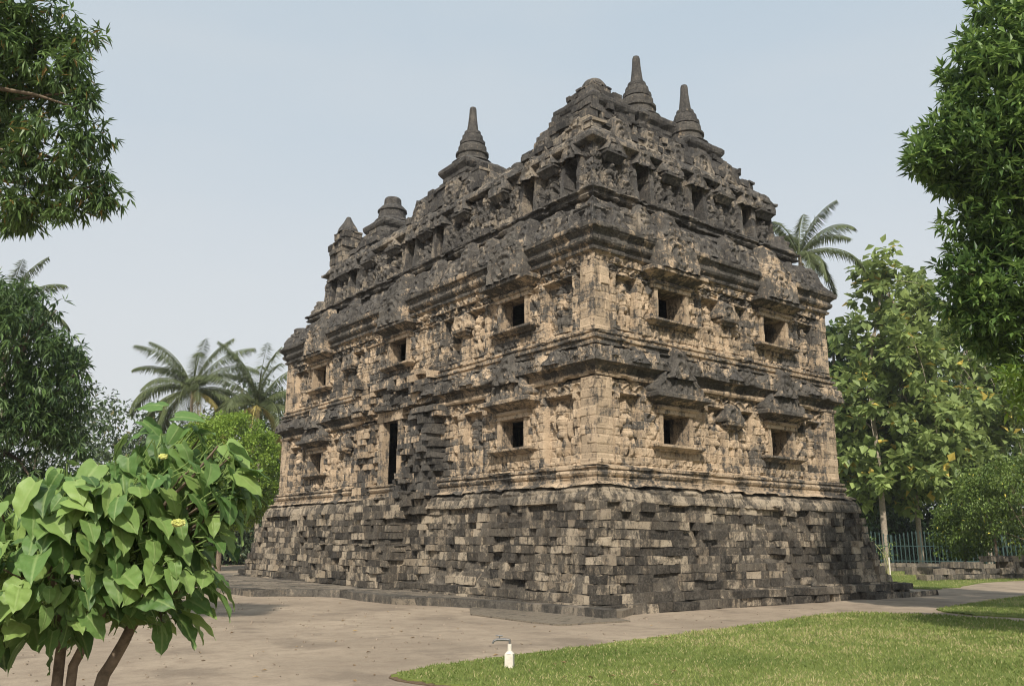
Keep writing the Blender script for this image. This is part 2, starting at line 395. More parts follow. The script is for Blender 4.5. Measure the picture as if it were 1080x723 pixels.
# base moulding on top of the foot
band('base_moulding', [(.42, 2.98), (.30, 3.04), (.20, 3.07), (.20, 3.15), (.14, 3.17), (.20, 3.22), (.235, 3.28), (.20, 3.335), (.13, 3.35), (.13, 3.385), (.19, 3.39), (.19, 3.45), (.10, 3.47), (0, 3.485)],
     .05, .03, rough_fun(.42, .010, .6, .55, 5, .3, .05), M_STONE, T)
def mid_f(sd, s, z):
    h, t, st = rough_fun(0, .016, .5, .55, 9, .3, .05)(sd, s, z)
    st = st + np.where(z < 5.89, .20, np.where(z < 6.62, .66, np.where(z < 6.80, .50, .40)))
    up = (z > 6.18) & (z < 6.5); h = h + np.where(up, ornament(s, z, 4) * 1.0 + .05 * np.abs(np.sin(s * math.pi / .8)), 0)
    if sd == 1: h = h - .10 * sstep(.45, .7, noise2(s / .35, z / .2, 2)) * (np.exp(-((s - 9.8) / 2.6) ** 4)); st = st + .12 * np.exp(-((s - 9.8) / 2.6) ** 4)
    return h, t, st
band('middle_cornice', [(0, 5.71), (.10, 5.725), (.13, 5.78), (.13, 5.84), (.05, 5.86), (.06, 5.90), (.12, 5.98), (.22, 6.05), (.33, 6.08), (.33, 6.17), (.29, 6.19), (.25, 6.34), (.19, 6.48), (.14, 6.52),
     (.20, 6.54), (.20, 6.62), (.10, 6.64), (.10, 6.70), (.16, 6.72), (.16, 6.79), (.06, 6.82), (.06, 6.88), (.10, 6.89), (.10, 6.94), (-.03, 6.955)],
     .045, .03, mid_f, M_STONE, T)
def top_f(sd, s, z):
    h, t, st = rough_fun(0, .014, .6, .6, 19, .3, .04)(sd, s, z)
    st = st + np.where(z < 9.1, .48, .78)
    sc = (z > 8.86) & (z < 9.06); h = h + np.where(sc, ornament(s, z, 8), 0)
    return h, t, st
band('upper_cornice', [(-.03, 8.85), (.04, 8.87), (.05, 9.06), (.14, 9.10), (.16, 9.16), (.10, 9.20), (.10, 9.24), (.20, 9.30), (.24, 9.36), (.24, 9.44), (.20, 9.46), (.20, 9.52), (.28, 9.60), (.35, 9.64), (.36, 9.70), (.36, 9.78), (.22, 9.82)],
     .045, .03, top_f, M_STONE, T)
band('parapet', [(.22, 9.81), (.08, 9.84), (.04, 10.1), (-.02, 10.42), (-.16, 10.5), (-.40, 10.56), (-.48, 10.85), (-.62, 10.9), (-.62, 10.95), (-.50, 10.97), (-.44, 11.03), (-.50, 11.08), (-.50, 11.14), (-.40, 11.17), (-.40, 11.24), (-.62, 11.28), (-.85, 11.32)],
     .05, .04, rough_fun(.74, .035, .26, .42, 29, .4, .09), M_ROOF, T)
AT_W, AT_Z0, AT_Z1 = -.95, 11.3, 12.98
def attic_niches(sd):
    if sd in (0, 3): return [3.0, 5.5, 8.0]
    return [1.9, 3.9, 9.0, 11.0, 15.6, 17.4]
def attic_hoods(sd):
    if sd in (0, 3): return [1.75, 4.25, 6.8, 9.0]
    return [2.9, 5.4, 7.6, 10.0, 12.3, 14.3, 16.5]
def attic_f(sd, s, z):
    row, k, d = block_ids(s, z, .24, .4, 41 + sd); r = hsh(row, k, 1.3 + sd)
    h = (r - .5) * .06 - .02 * (d < .02) + ornament(s, z, 6) * 1.2
    for c in attic_niches(sd):
        h = np.where((np.abs(s - c) < .27) & (z > 11.6) & (z < 12.66), -.7, h)
        h = np.where((np.abs(np.abs(s - c) - .35) < .1) & (z > 11.45) & (z < 12.75), .08 + (r - .5) * .04, h)
    for c in attic_hoods(sd):
        fg = figure(s, z, c, 11.4, 1.1, c); h = np.where((np.abs(s - c) < .42) & (z > 11.4) & (z < 12.5), -.14 + fg * .22 + ornament(s, z, 2), h)
    stn = .60 + .28 * (hsh(row, k, 4.4) > .7) + .10 * (noise2(s / .9, z / .7, 3) - .3)
    return h, .2 + .6 * r, stn
band('attic_wall', [(AT_W, AT_Z0), (AT_W - .12, AT_Z1)], .035, .035, attic_f, M_ROOF, T)
band('attic_cornice', [(AT_W - .12, 12.96), (-.98, 13.0), (-.86, 13.05), (-.86, 13.14), (-.96, 13.16), (-1.1, 13.4), (-1.3, 13.6), (-1.5, 13.75), (-1.9, 13.8), (-4.9, 13.85)],
     .06, .05, rough_fun(.72, .04, .24, .45, 53, .5, .09), M_ROOF, T)

# windows and door: deep reveals, frame, sill, roll and projecting hood with a carved crest
def strip(mb, sd, c, hw, prof, stain, ds=.05, amp=.008, seed=0, closed=True):
    """a moulding that runs round the three free sides of a projecting block of half width hw"""
    P = resample(prof, .04); pts = []
    for (p, z) in P:
        e = hw + p * .55
        k = max(6, int(2 * hw / ds)); xs = np.linspace(-e, e, k)
        row = [(-e, -.02)] + [(x, p) for x in xs] + [(e, -.02)]
        pts.append([(c + x, q, z) for x, q in row])
    A = np.array(pts); s, p, z = A[..., 0], A[..., 1], A[..., 2]
    n1 = (noise2(s / .18 + seed, z / .12, seed) - .5) * amp * 2 - .03 * sstep(.7, .9, noise2(s / .3, z / .3, seed + 5)) * (p > 0)
    p = np.where(p > 0, np.maximum(p + n1, 0), p)
    row, k, d = block_ids(s, z, 9.0, .5, seed); tone = .2 + .6 * hsh(k, seed + 1.1)
    mb.grid(place(sd, s, p, z), tone, stain)
def crest(mb, sd, c, w0, z0, h, depth, stain, seed=0, top=.12, lean=0.0, shape='ogee'):
    nI, nJ = max(12, int(w0 / .035)), max(10, int(h / .035))
    I = np.linspace(-1, 1, nI)[:, None]; J = np.linspace(0, 1, nJ)[None, :]
    if shape == 'ogee': wj = (1 - J) ** .55 * (1 - .35 * np.sin(J * math.pi)) + top * .3
    elif shape == 'step': wj = np.where(J < .45, 1.0, np.where(J < .7, .72, .45 * (1 - (J - .7) / .3) + .12))
    else: wj = np.sqrt(np.clip(1 - (J * .97) ** 2.6, 0, 1)) * (1 + .08 * np.sin(J * 9))
    if shape == 'block': wj = np.where(J < .62, 1.0, np.where(J < .8, .9, .8)) + 0 * J
    wj = wj * w0 / 2 * (1 + .05 * (noise2(J * 6, J * 0 + seed, seed) - .5))
    s = c + I * wj; z = z0 + J * h
    s, z = np.broadcast_arrays(s, z)
    body = depth * (1 - np.abs(I) ** 14) * (1 - .35 * J - .65 * J ** 12)
    rim = .05 * (np.abs(I) > .72) * (np.abs(I) < .93)
    orn = ornament(s, z, seed) * .5 + .035 * np.cos(np.hypot(s - c, z - z0 - h * .3) * 2 * math.pi / .22) * (1 - I ** 2)
    orn = orn * np.where(np.abs(I) < .95, 1, 0)
    p = body + rim + orn - lean * J
    p = np.where(np.abs(I) > .999, -.15 - lean * J, p)
    mb.grid(place(sd, s, p, z), .3 + .4 * noise2(s / .4, z / .3, seed), stain)
def offset_place(off):                       # the same side, moved inwards by -off
    pass
RV = {0: .62, 1: .36, 2: .5, 3: .5}
def make_window(sd, c, a, b, za, zb, storey, idx, door=False):
    hw = (b - a) / 2; c = (a + b) / 2
    mb = MB(); D = RV[sd] if not door else .17
    for (s0, s1, z0, z1) in ((a, a, za, zb), (b, b, za, zb)):
        S = np.linspace(.055, -D, 12)[:, None]; Z = np.linspace(z0, z1, 18)[None, :]
        j = (hsh(np.floor(Z / .24), np.floor(S / .3), 2) - .5) * .02
        mb.grid(place(sd, s0 + j + 0 * S, S + 0 * Z, Z + 0 * S), .4, .36 + 0 * j)
    for z0 in (za, zb):
        S = np.linspace(.055, -D, 12)[:, None]; X = np.linspace(a, b, 12)[None, :]
        mb.grid(place(sd, X + 0 * S, S + 0 * X, z0 + 0 * S + 0 * X), .4, .45)
    rev = mb
    fr = MB()
    def bar(x0, x1, z0, z1, p0, p1, st, t=.5):
        P = place(sd, np.array([x0, x1])[:, None, None], np.array([p0, p1])[None, :, None], np.array([z0, z1])[None, None, :])
        lo, hi = P.reshape(-1, 3).min(0), P.reshape(-1, 3).max(0)
        fr.box((lo + hi) / 2, (hi - lo) / 2, 0, .006, t, st)
    jw = .14 if not door else .26
    n_ = 3 if not door else 8
    for k in range(n_):
        z0 = za + (zb - za) * k / n_; z1 = za + (zb - za) * (k + 1) / n_ - .006
        for e0, e1 in ((a - jw, a - .003), (b + .003, b + jw)):
            t = random.random(); bar(e0, e1, z0, z1, -.1, .10 + random.uniform(-.01, .01), .24 + (.35 if t > .8 else 0), .3 + .6 * t)
    bar(a - jw - .1, b + jw + .1, zb + .004, zb + (.14 if not door else .34), -.1, .13, .22 if door else .36, .8)
    o = fr.build('door_frame' if door else 'window', M_STONE, T)
    rv = rev.build('reveal', M_STONE, o)
    if not door:
        m = MB(); strip(m, sd, c, hw + .30, [(.02, za - .20), (.10, za - .19), (.13, za - .15), (.20, za - .13), (.26, za - .09), (.26, za - .03), (.12, za - .005), (-.05, za)], .42, seed=idx)
        m.build('sill', M_STONE, o)
    z = zb + (.14 if not door else .34)
    if door:
        m = MB(); crest(m, sd, c, 1.5, z + .02, .85, .22, .42, idx + 3, shape='round'); m.build('crest', M_STONE, o); return
    m = MB()
    roll = .62 if storey == 0 else .55
    strip(m, sd, c, hw + .16, [(.05, z - .03), (.17, z - .02), (.21, z + .03), (.17, z + .09), (.08, z + .10)], .18 if storey == 0 else .40, seed=idx + 1)
    lipz = z + .27
    strip(m, sd, c, hw + .30, [(.06, z + .09), (.12, z + .12), (.22, z + .17), (.36, z + .23), (.48, z + .26), (.50, lipz), (.50, lipz + .10), (.40, lipz + .14), (.30, lipz + .15), (.0, lipz + .16)], .56, seed=idx + 2)
    m.build('hood', M_STONE, o)
    m = MB()
    if storey == 0:
        crest(m, sd, c, 2.0, lipz + .13, .70, .34, .68, idx + 3, shape='round')
        crest(m, sd, c, 1.15, lipz + .55, .95, .44, .70, idx + 4, shape='ogee')
    else:
        crest(m, sd, c, 1.75, lipz + .10, 1.25, .56, .66, idx + 3, shape='block')
        crest(m, sd, c, 1.2, lipz + 1.1, 1.0, .40, .70, idx + 4, shape='ogee', lean=.3)
    m.build('crest', M_STONE, o)
idx = 0
for sd in SIDES:
    for st in (0, 1):
        for i, (a, b, za, zb) in enumerate(openings(sd, st)):
            idx += 7
            make_window(sd, (a + b) / 2, a, b, za, zb, st, idx, door=(zb - za > 2))
# small blind niches with their own hoods between the windows
for sd, c, z in ((0, 5.3, 7.05), (0, 5.3, 3.6), (1, 5.95, 7.05), (1, 13.58, 7.05), (1, 13.58, 3.6), (2, 5.95, 7.05), (3, 5.3, 7.05)):
    idx += 5; m = MB(); up = z > 6
    zt = z + (.78 if up else 1.15)
    strip(m, sd, c, .22, [(.02, zt), (.12, zt + .02), (.14, zt + .06), (.24, zt + .12), (.26, zt + .2), (.16, zt + .24), (0, zt + .25)], .5, seed=idx)
    crest(m, sd, c, .85, zt + .22, .55, .22, .5, idx, shape='round')
    m.build('blind_niche', M_STONE, T)

# antefixes along the eaves, corner pieces wrapped round the arris
def corner_crest(mb, cx, cy, sx, sy, w0, z0, h, depth, stain, seed, inset=0.0):
    nI, nJ = 44, 26
    I = np.linspace(-1, 1, nI)[:, None]; J = np.linspace(0, 1, nJ)[None, :]
    wj = w0 * ((1 - J) ** .6 * (1 - .3 * np.sin(J * math.pi)) + .04)
    s = I * wj; z = z0 + J * h + 0 * I
    p = depth * (1 - .5 * J) * (1 - np.abs(I) ** 8) + ornament(s, z, seed) * 1.1 + .03 * np.cos(np.abs(s) * 20) * (np.abs(I) < .9) - inset - .28 * J
    p = np.where(np.abs(I) > .999, -inset - .4, p)
    x = np.where(s < 0, -p, s - p); y = np.where(s < 0, -s - p, -p)
    mb.grid(np.stack([cx + sx * x, cy + sy * y, z], -1), .4, stain)
for (cx, cy, sx, sy, k) in ((0, 0, 1, 1, 1), (W_, 0, -1, 1, 2), (0, L_, 1, -1, 3), (W_, L_, -1, -1, 4)):
    for a_ in ((.70, 9.8, .95, .24, .76, k), (.55, 6.16, .50, .30, .76, k + 5)):
        m = MB(); corner_crest(m, cx, cy, sx, sy, *a_); m.build('corner_antefix', M_ROOF, T)
    m = MB(); corner_crest(m, cx, cy, sx, sy, .5, 11.25, .7, .08, .62, k + 9, inset=.6); m.build('corner_antefix', M_ROOF, T)
for sd in (0, 1, 3):
    wins, L = layout(sd); n_a = {0: 10, 1: 19, 3: 4}[sd]; xs = [1.35, L - 1.35] + [5.29] * (sd in (0, 3)) + ([5.3, 7.5, 12.3, 14.1] if sd in (1, 2) else [])
    for k in range(n_a):
        x = (k + .9) * L / (n_a + .8) + random.uniform(-.12, .12)
        m = MB(); crest(m, sd, x, random.uniform(.62, .95), 9.82, random.uniform(.7, 1.15), .20 + .06 * (k % 3), .74, k + sd * 9, lean=.22, shape=('ogee', 'step', 'ogee', 'round')[k % 4]); m.build('antefix', M_ROOF, T)
    for k, x in enumerate(xs):
        m = MB(); crest(m, sd, x, .75, 6.16, .46, .42, .72, k + sd * 9 + 2, lean=.1); m.build('antefix', M_ROOF, T)
# attic hoods and niches crowned with little gables (placed on the set back attic wall)
_place = place
def place_in(inset):
    def f(side, s, p, z): return _place(side, s, np.asarray(p, float) + inset, z)
    return f
place = place_in(-1.0)
for sd in (0, 1, 3):
    for k, c in enumerate(attic_hoods(sd)):
        m = MB(); strip(m, sd, c, .28, [(.02, 12.44), (.08, 12.50), (.16, 12.58), (.24, 12.63), (.24, 12.72), (.14, 12.76), (0, 12.78)], .74, seed=k + sd * 5)
        crest(m, sd, c, .95, 12.72, .72, .22, .68, k + sd * 7, lean=.15, shape='round' if k % 2 else 'ogee'); m.build('attic_gable', M_ROOF, T)
    for k, c in enumerate(attic_niches(sd)):
        m = MB(); crest(m, sd, c, .95, 12.62, .8, .20, .62, k + sd * 11, shape='ogee', lean=.1); m.build('attic_gable', M_ROOF, T)
place = _place

# ruinous block masonry
def blocks(mb, sd, s0, s1, z0, z1, pf, ch=.21, bw=.42, dep=.32, light=.14, seed=0, keep=1.0, rough=.045, stain=.69, inset=0.0, zj=.0):
    rr = np.random.RandomState(seed); z = z0; ci = 0
    while z < z1 - .04:
        h = ch * rr.uniform(.82, 1.2); h = min(h, z1 - z); zc = z + h / 2
        a = s0(zc) if callable(s0) else s0; b = s1(zc) if callable(s1) else s1
        s = a - rr.uniform(0, .15)
        while s < b:
            wd = bw * rr.uniform(.5, 1.55); e = min(s + wd, b + .02)
            if rr.rand() < keep and e - s > .05:
                off = rr.normal(0, rough); u = rr.rand()
                if u < .08: off -= .13
                elif u > .93: off += .09
                p = pf((s + e) / 2, zc) + off; t = rr.rand()
                st = stain + rr.uniform(-.2, .16) - (rr.uniform(.25, .5) if t > 1 - light else 0)
                g = .009
                P = place(sd, np.array([s + g, e - g])[:, None, None], np.array([p - dep, p])[None, :, None], np.array([z + g * .6, z + h - g * .6])[None, None, :]).reshape(-1, 3)
                lo, hi = P.min(0), P.max(0)
                mb.box((lo + hi) / 2, (hi - lo) / 2, 0, .02, rr.rand(), st, tilt=.03)
            s = e
        z += h; ci += 1
FP = np.array([(3.0, .12), (2.85, .32), (2.6, .44), (2.2, .52), (1.2, .76), (.45, 1.02), (.0, 1.2)])[::-1]
foot_p = lambda z: float(np.interp(z, FP[:, 0], FP[:, 1]))
m = MB()
for sd in SIDES:
    L = LEN[sd]; lf = .16 if sd != 1 else .24
    blocks(m, sd, lambda z: -foot_p(z), lambda z, L=L: L + foot_p(z), .44, 2.62, lambda s, z, sd=sd: foot_p(z) - .02 - .10 * float(noise2(np.array(s / 1.3), np.array(z / .7), sd) > .62), light=lf, seed=100 + sd)
    # low, widening steps at the bottom
    blocks(m, sd, -1.12, L + 1.12, .22, .44, lambda s, z: 1.14, ch=.22, bw=.62, light=.05, seed=120 + sd, rough=.015)
    blocks(m, sd, -1.30, L + 1.30, .0, .22, lambda s, z: 1.32, ch=.22, bw=.75, light=.03, seed=140 + sd, rough=.012, dep=.5)
blocks(m, 0, 3.6, 11.9, .0, .40, lambda s, z: 1.42, ch=.2, bw=.5, light=.12, seed=155, rough=.03, keep=.9)
blocks(m, 0, 9.5, 13.2, .0, .17, lambda s, z: 1.62, ch=.17, bw=.8, light=.08, seed=156, rough=.02, dep=1.4)
m.build('foot_masonry', M_FOOT, T)
band('foot_core', [(1.1, .02), (.9, .45), (.62, 1.2), (.38, 2.2), (.34, 2.5)], .12, .1, rough_fun(.8, .02, .2, .4, 63), M_FOOT, T)
band('foot_shoulder', [(.36, 2.5), (.50, 2.53), (.50, 2.6), (.47, 2.72), (.40, 2.86), (.30, 2.95), (.20, 3.0), (.12, 3.02)], .06, .04, rough_fun(.50, .018, .4, .6, 67, .5, .05), M_FOOT, T)
# remains of the stairs and porch before the door
m = MB()
blocks(m, 1, 7.9, 13.4, .18, 1.5, lambda s, z: 1.55 - .25 * z, light=.16, seed=201, dep=.8)
blocks(m, 1, lambda z: 8.3, lambda z: 12.4, 1.45, 2.55, lambda s, z: 1.15 - .16 * (z - 1.4), light=.12, seed=202, dep=.8)
blocks(m, 1, 8.7, 11.9, 2.5, 3.0, lambda s, z: .62 - .4 * (z - 2.5), light=.25, seed=203, dep=.5, rough=.06)
blocks(m, 1, 7.2, 8.4, 2.4, 3.1, lambda s, z: .65, light=.05, seed=204, dep=.5, rough=.06, stain=.85)
m.build('stair_ruin', M_FOOT, T)
m = MB()
blocks(m, 1, 7.05, lambda z: 9.45 - (z - 3.0) * .42, 2.95, 5.45, lambda s, z: .24 + .40 * float(noise2(np.array(s / .45), np.array(z / .5), 5)), ch=.19, bw=.27, light=.07, seed=211, dep=.7, rough=.06, stain=.86, keep=.95)
blocks(m, 1, 6.9, 8.3, 5.42, 5.75, lambda s, z: .52, ch=.17, bw=.5, light=.0, seed=212, dep=.7, stain=.85)
m.build('porch_ruin', M_STONE, T); m = MB()
blocks(m, 1, 11.45, 12.45, 2.95, 5.5, lambda s, z: .12 + .16 * float(noise2(np.array(s / .5), np.array(z / .4), 8)), ch=.22, bw=.36, light=.3, seed=213, dep=.4, rough=.06, stain=.62)
m.build('porch_ruin', M_STONE, T); m = MB()
blocks(m, 1, 7.4, 12.6, 5.95, 7.1, lambda s, z: .22 + .2 * float(noise2(np.array(s / .6), np.array(z / .3), 9)), ch=.2, bw=.4, light=.2, seed=214, dep=.4, rough=.07, stain=.62, keep=.75)
m.build('porch_ruin', M_STONE, T)

# stepped roof over the three rooms
def roof_block(mb, u0, u1, v0, v1, z0, z1, seed, ch=.22, light=.09, stain=.84, rough=.04, lip=0.0):
    global place
    rr = np.random.RandomState(seed); z = z0
    mb.box(((u0 + u1) / 2, (v0 + v1) / 2, (z0 + z1) / 2 - .03), ((u1 - u0) / 2 - .12, (v1 - v0) / 2 - .12, (z1 - z0) / 2), 0, 0, .3, .75)
    while z < z1 - .05:
        h = min(ch * rr.uniform(.85, 1.2), z1 - z)
        ex = lip if z + h > z1 - .18 else 0
        for (ax, fx, lo_, hi_) in ((0, v0, u0, u1), (0, v1, u0, u1), (1, u0, v0, v1), (1, u1, v0, v1)):
            sg = -1 if fx in (v0, u0) and ((ax == 0 and fx == v0) or (ax == 1 and fx == u0)) else 1
            s = lo_ - ex
            while s < hi_ + ex - .02:
                e = min(s + rr.uniform(.22, .6), hi_ + ex)
                off = rr.normal(0, rough) + ex + (.0 if rr.rand() > .1 else -.1)
                f0, f1 = sorted((fx - sg * .35, fx + sg * off))
                st = stain + rr.uniform(-.12, .12) - (.4 if rr.rand() < light else 0)
                if ax == 0: c = ((s + e) / 2, (f0 + f1) / 2, z + h / 2); hh = ((e - s) / 2 - .005, (f1 - f0) / 2, h / 2 - .004)
                else: c = ((f0 + f1) / 2, (s + e) / 2, z + h / 2); hh = ((f1 - f0) / 2, (e - s) / 2 - .005, h / 2 - .004)
                if e - s > .05: mb.box(c, hh, 0, .014, rr.rand(), st, tilt=.03)
                s = e
        z += h
m = MB(); sd_ = 300
roof_block(m, 1.05, 2.3, 17.0, 18.15, 13.0, 14.5, 371, light=.15, rough=.05, stain=.65, lip=.06); roof_block(m, 1.2, 2.0, 17.15, 18.0, 14.5, 15.0, 372, stain=.6, lip=.05)
m.lathe((1.55, 17.55, 0), [(.5, 15.0), (.42, 15.2), (.22, 15.5), (.1, 15.75), (0, 15.8)], 7, .4, .7, .05)
m.build('corner_pinnacle', M_ROOF, T); m = MB()
for bi, (v0, v1, zt) in enumerate(((1.35, 4.9, 14.55), (7.2, 12.3, 14.75), (14.4, 18.1, 14.4))):
    sd_ += 5
    roof_block(m, 1.45, W_ - 1.45, v0 + .15, v1 - .15, 13.3, 14.0, sd_, lip=.06)
    roof_block(m, 1.7, W_ - 1.7, v0 + .45, v1 - .45, 13.95, zt, sd_ + 1, light=.12, rough=.07)
    roof_block(m, 2.0, W_ - 2.0, v0 + .75, v1 - .75, zt - .05, zt + .35, sd_ + 2, light=.1, rough=.07)
roof_block(m, 1.6, W_ - 1.6, 4.5, 15.0, 13.5, 13.95, 390, rough=.08)
m.build('roof_tiers', M_ROOF, T)
place = place_in(-1.6)
for c, z, h in ((2.2, 13.5, .85), (3.9, 13.5, .8), (8.0, 13.5, .9), (9.1, 13.6, 1.15), (11.3, 13.5, 1.1), (15.6, 13.5, .8)):
    for sd in (1,): m = MB(); crest(m, sd, c, .85, z, h, .25, .6, int(c * 3), shape='round' if int(c) % 2 else 'step'); m.build('roof_gable', M_ROOF, T)
for c in (2.6, 3.9, 5.2, 6.5, 7.8):
    for sd in (0, 3): m = MB(); crest(m, sd, c, .85, 13.55, .85, .25, .6, int(c * 3), shape='ogee' if int(c) % 2 else 'round'); m.build('roof_gable', M_ROOF, T)
place = _place
def square_mould(mb, cx, cy, prof, stain, seed):
    P = np.array(prof); k = 10; ring = []
    for i in range(4):
        a = math.pi / 4 + i * math.pi / 2; b = a + math.pi / 2
        pa = np.array([math.cos(a), math.sin(a)]) * math.sqrt(2); pb = np.array([math.cos(b), math.sin(b)]) * math.sqrt(2)
        for j in range(k): ring.append(pa + (pb - pa) * j / k)
    ring.append(ring[0]); R = np.array(ring)
    X = np.zeros((len(P), len(R), 3))
    for i, (r, z) in enumerate(P):
        X[i, :, :2] = R * r + (cx, cy); X[i, :, 2] = z
    X[:, :-1] += (RS.rand(len(P), len(R) - 1, 3) - .5) * .03; X[:, -1] = X[:, 0]
    mb.grid(X, .2 + .6 * hsh(np.arange(len(R)) // 4, seed)[None, :], stain)
def stupa(cx, cy, zb, kind, seed):
    m = MB()
    square_mould(m, cx, cy, [(.72, zb - 1.1), (.74, zb - .45), (.80, zb - .35), (.80, zb - .22), (.90, zb - .10), (.94, zb - .02), (.94, zb + .10), (.86, zb + .17), (.80, zb + .22), (.66, zb + .30), (.0, zb + .33)], .9, seed)
    o = m.build('stupa', M_ROOF, T)
    z = zb + .25; m = MB()
    bell = [(.74, z), (.80, z + .06), (.70, z + .13), (.68, z + .17), (.60, z + .22), (.585, z + .38), (.64, z + .42), (.64, z + .50), (.56, z + .53), (.555, z + .70), (.54, z + .78), (.46, z + .84)]
    if kind == 'lump':
        m.lathe((cx, cy, 0), [(.78, z), (.80, z + .06), (.70, z + .13), (.62, z + .2), (.60, z + .5), (.66, z + .55), (.64, z + .62), (.50, z + .78), (.40, z + .84), (.38, z + 1.12), (.33, z + 1.2), (0, z + 1.22)], 16, .4, .9, .03)
        m.build('bell', M_ROOF, o); return
    if kind == 'ruin':
        roof_block(m, cx - 1.15, cx + 1.1, cy - 1.0, cy + 1.3, z - 1.3, z - .75, seed + 5, rough=.09, light=.14); roof_block(m, cx - .95, cx + .95, cy - .85, cy + 1.0, z - .8, z - .3, seed + 6, rough=.08, light=.12)
        roof_block(m, cx - .62, cx + .62, cy - .62, cy + .62, z - .05, z + .35, seed, rough=.07)
        roof_block(m, cx - .40, cx + .40, cy - .40, cy + .40, z + .3, z + .62, seed + 1, rough=.06)
        m.lathe((cx, cy, 0), [(.40, z + .6), (.42, z + .66), (.36, z + .76), (.28, z + .86), (.14, z + .95), (0, z + .97)], 12, .4, .6, .05)
        m.build('bell', M_ROOF, o); return
    m.lathe((cx, cy, 0), bell, 24, .45, .92, .015); m.build('bell', M_STONE, o, smooth=False)
    m = MB(); q = z + .83
    m.lathe((cx, cy, 0), [(.44, q), (.50, q + .03), (.50, q + .17), (.42, q + .20), (.42, q + .26), (.40, q + .42), (.31, q + .45), (.33, q + .48), (.32, q + .60), (.24, q + .64), (.22, q + .68), (.19, q + .95), (.15, q + 1.3), (.135, q + 1.58), (.11, q + 1.66), (0, q + 1.69)], 16, .4, .95, .02)
    m.build('spire', M_ROOF, o)
zb = 15.3
for i, (cx, cy, kind) in enumerate(((2.7, 2.7, 'ruin'), (5.1, 3.05, 'full'), (7.6, 3.05, 'full2'), (2.7, 9.55, 'full'), (5.2, 9.7, 'lump'), (7.8, 9.7, 'lump'), (2.9, 16.0, 'lump'), (5.3, 16.2, 'ruin'), (7.8, 16.2, 'lump'))):
    stupa(cx, cy, {'ruin': 15.05, 'full': 15.42, 'full2': 15.2, 'lump': 15.05}[kind], 'full' if kind == 'full2' else kind, 400 + i * 3)
# dark ceiling inside so the rooms stay closed
m = MB(); m.box((W_ / 2, L_ / 2, 3.0), (W_ / 2 + .05, L_ / 2 + .05, .05), 0, 0, .4, .6); m.box((W_ / 2, L_ / 2, 6.8), (W_ / 2 - .1, L_ / 2 - .1, .05), 0, 0, .4, .6); m.box((W_ / 2, L_ / 2, 10.2), (W_ / 2 - .3, L_ / 2 - .3, .05), 0, 0, .4, .6)
m.build('inner_floors', M_INNER, T)
m = MB()
for z0, z1 in ((3.05, 6.74), (6.86, 10.1)):
    for sd in SIDES:
        L = LEN[sd]; hs = [(a, b, za, zb) for st in (0, 1) for (a, b, za, zb) in openings(sd, st)]
        S = np.linspace(.36, L - .36, int(L / .1)); Z = np.linspace(z0, z1, 38)
        P = place(sd, S[:, None], -RV[sd] - .02, Z[None, :]); sc = .5 * (S[1:] + S[:-1])[:, None]; zc = .5 * (Z[1:] + Z[:-1])[None, :]
        mk = np.ones((len(S) - 1, len(Z) - 1), bool)
        for (a, b, za, zb_) in hs:
            if zb_ - za > 2: a -= .8; b += .5
            mk &= ~((sc > a - .03) & (sc < b + .03) & (zc > za - .03) & (zc < zb_ + .03))
        m.grid(P, .3, .5, mk)
m.build('inner_walls', M_INNER, T)

# ------------------------------------------------------------------ stone pavement along the foot
PV = [(-1.7, -1.9), (-1.66, -1.08), (-1.75, .35), (-2.16, 2.3), (-2.45, 3.3), (-3.1, 4.3), (-3.2, 5.8), (-3.0, 7.5), (-3.7, 8.8), (-5.0, 9.4), (-5.0, 13.5), (-3.9, 15.2), (-3.7, 23.5), (0, 23.5), (0, -1.2), (-1.0, -1.8)]
M_PAVE = stone_mat('paving_andesite', tan=((.15, .13, .10), (.22, .19, .15)), grey=((.05, .046, .04), (.11, .10, .085)))
m = MB(); rr = np.random.RandomState(5)
pv = np.array(PV[:13]); d = np.r_[0, np.cumsum(np.hypot(*np.diff(pv, axis=0).T))]; s = 0
while s < d[-1]:
    e = min(s + rr.uniform(.5, 1.0), d[-1]); a_ = np.array([np.interp(s, d, pv[:, k]) for k in (0, 1)]); b__ = np.array([np.interp(e, d, pv[:, k]) for k in (0, 1)])
    dv = b__ - a_; L = np.hypot(*dv); ang = math.atan2(dv[1], dv[0]); mid = (a_ + b__) / 2; nrm = np.array([-dv[1], dv[0]]) / L
    cen = mid - nrm * .19
    m.box((cen[0], cen[1], .10 + rr.uniform(-.008, .008)), (L / 2 - .004, .2, .10), ang, .01, rr.rand(), .66 + rr.uniform(-.12, .12)); s = e
tag(m.build('kerb', M_PAVE), 'low dark kerb of long stone blocks edging the paving below the temple', 'kerb', kind='structure')
m = MB()
x = -5.0
ys = np.arange(-1.8, 23.4, .72)
from math import floor
def inside(px, py, poly):
    r = False; j = len(poly) - 1
    for i in range(len(poly)):
        xi, yi = poly[i]; xj, yj = poly[j]
        if (yi > py) != (yj > py) and px < (xj - xi) * (py - yi) / (yj - yi) + xi: r = not r
        j = i
    return r
for r_, y in enumerate(ys):
    x = -5.3 + (r_ % 2) * .3
    while x < -.9:
        if all(inside(x + dx, y + dy, PV) for dx in (-.28, .28) for dy in (-.3, .3)):
            m.box((x, y, .085 + rr.uniform(-.006, .006)), (.345, .355, .085), 0, .006, rr.rand(), .42 + rr.uniform(-.12, .12))
        x += .70
m.build('pavement', M_PAVE)['kind'] = 'structure'
sheet('pavement_slab', [(-3.36, .6), (-3.44, -1.62), (-3.36, -2.41), (-1.6, -2.6), (-1.2, -1.6), (-1.6, 2.6), (-2.4, 2.0)], .03, M_PAVE, .03, kind='structure')
sheet('paving_bed', PV, .15, M_PAVE, .15, kind='structure')

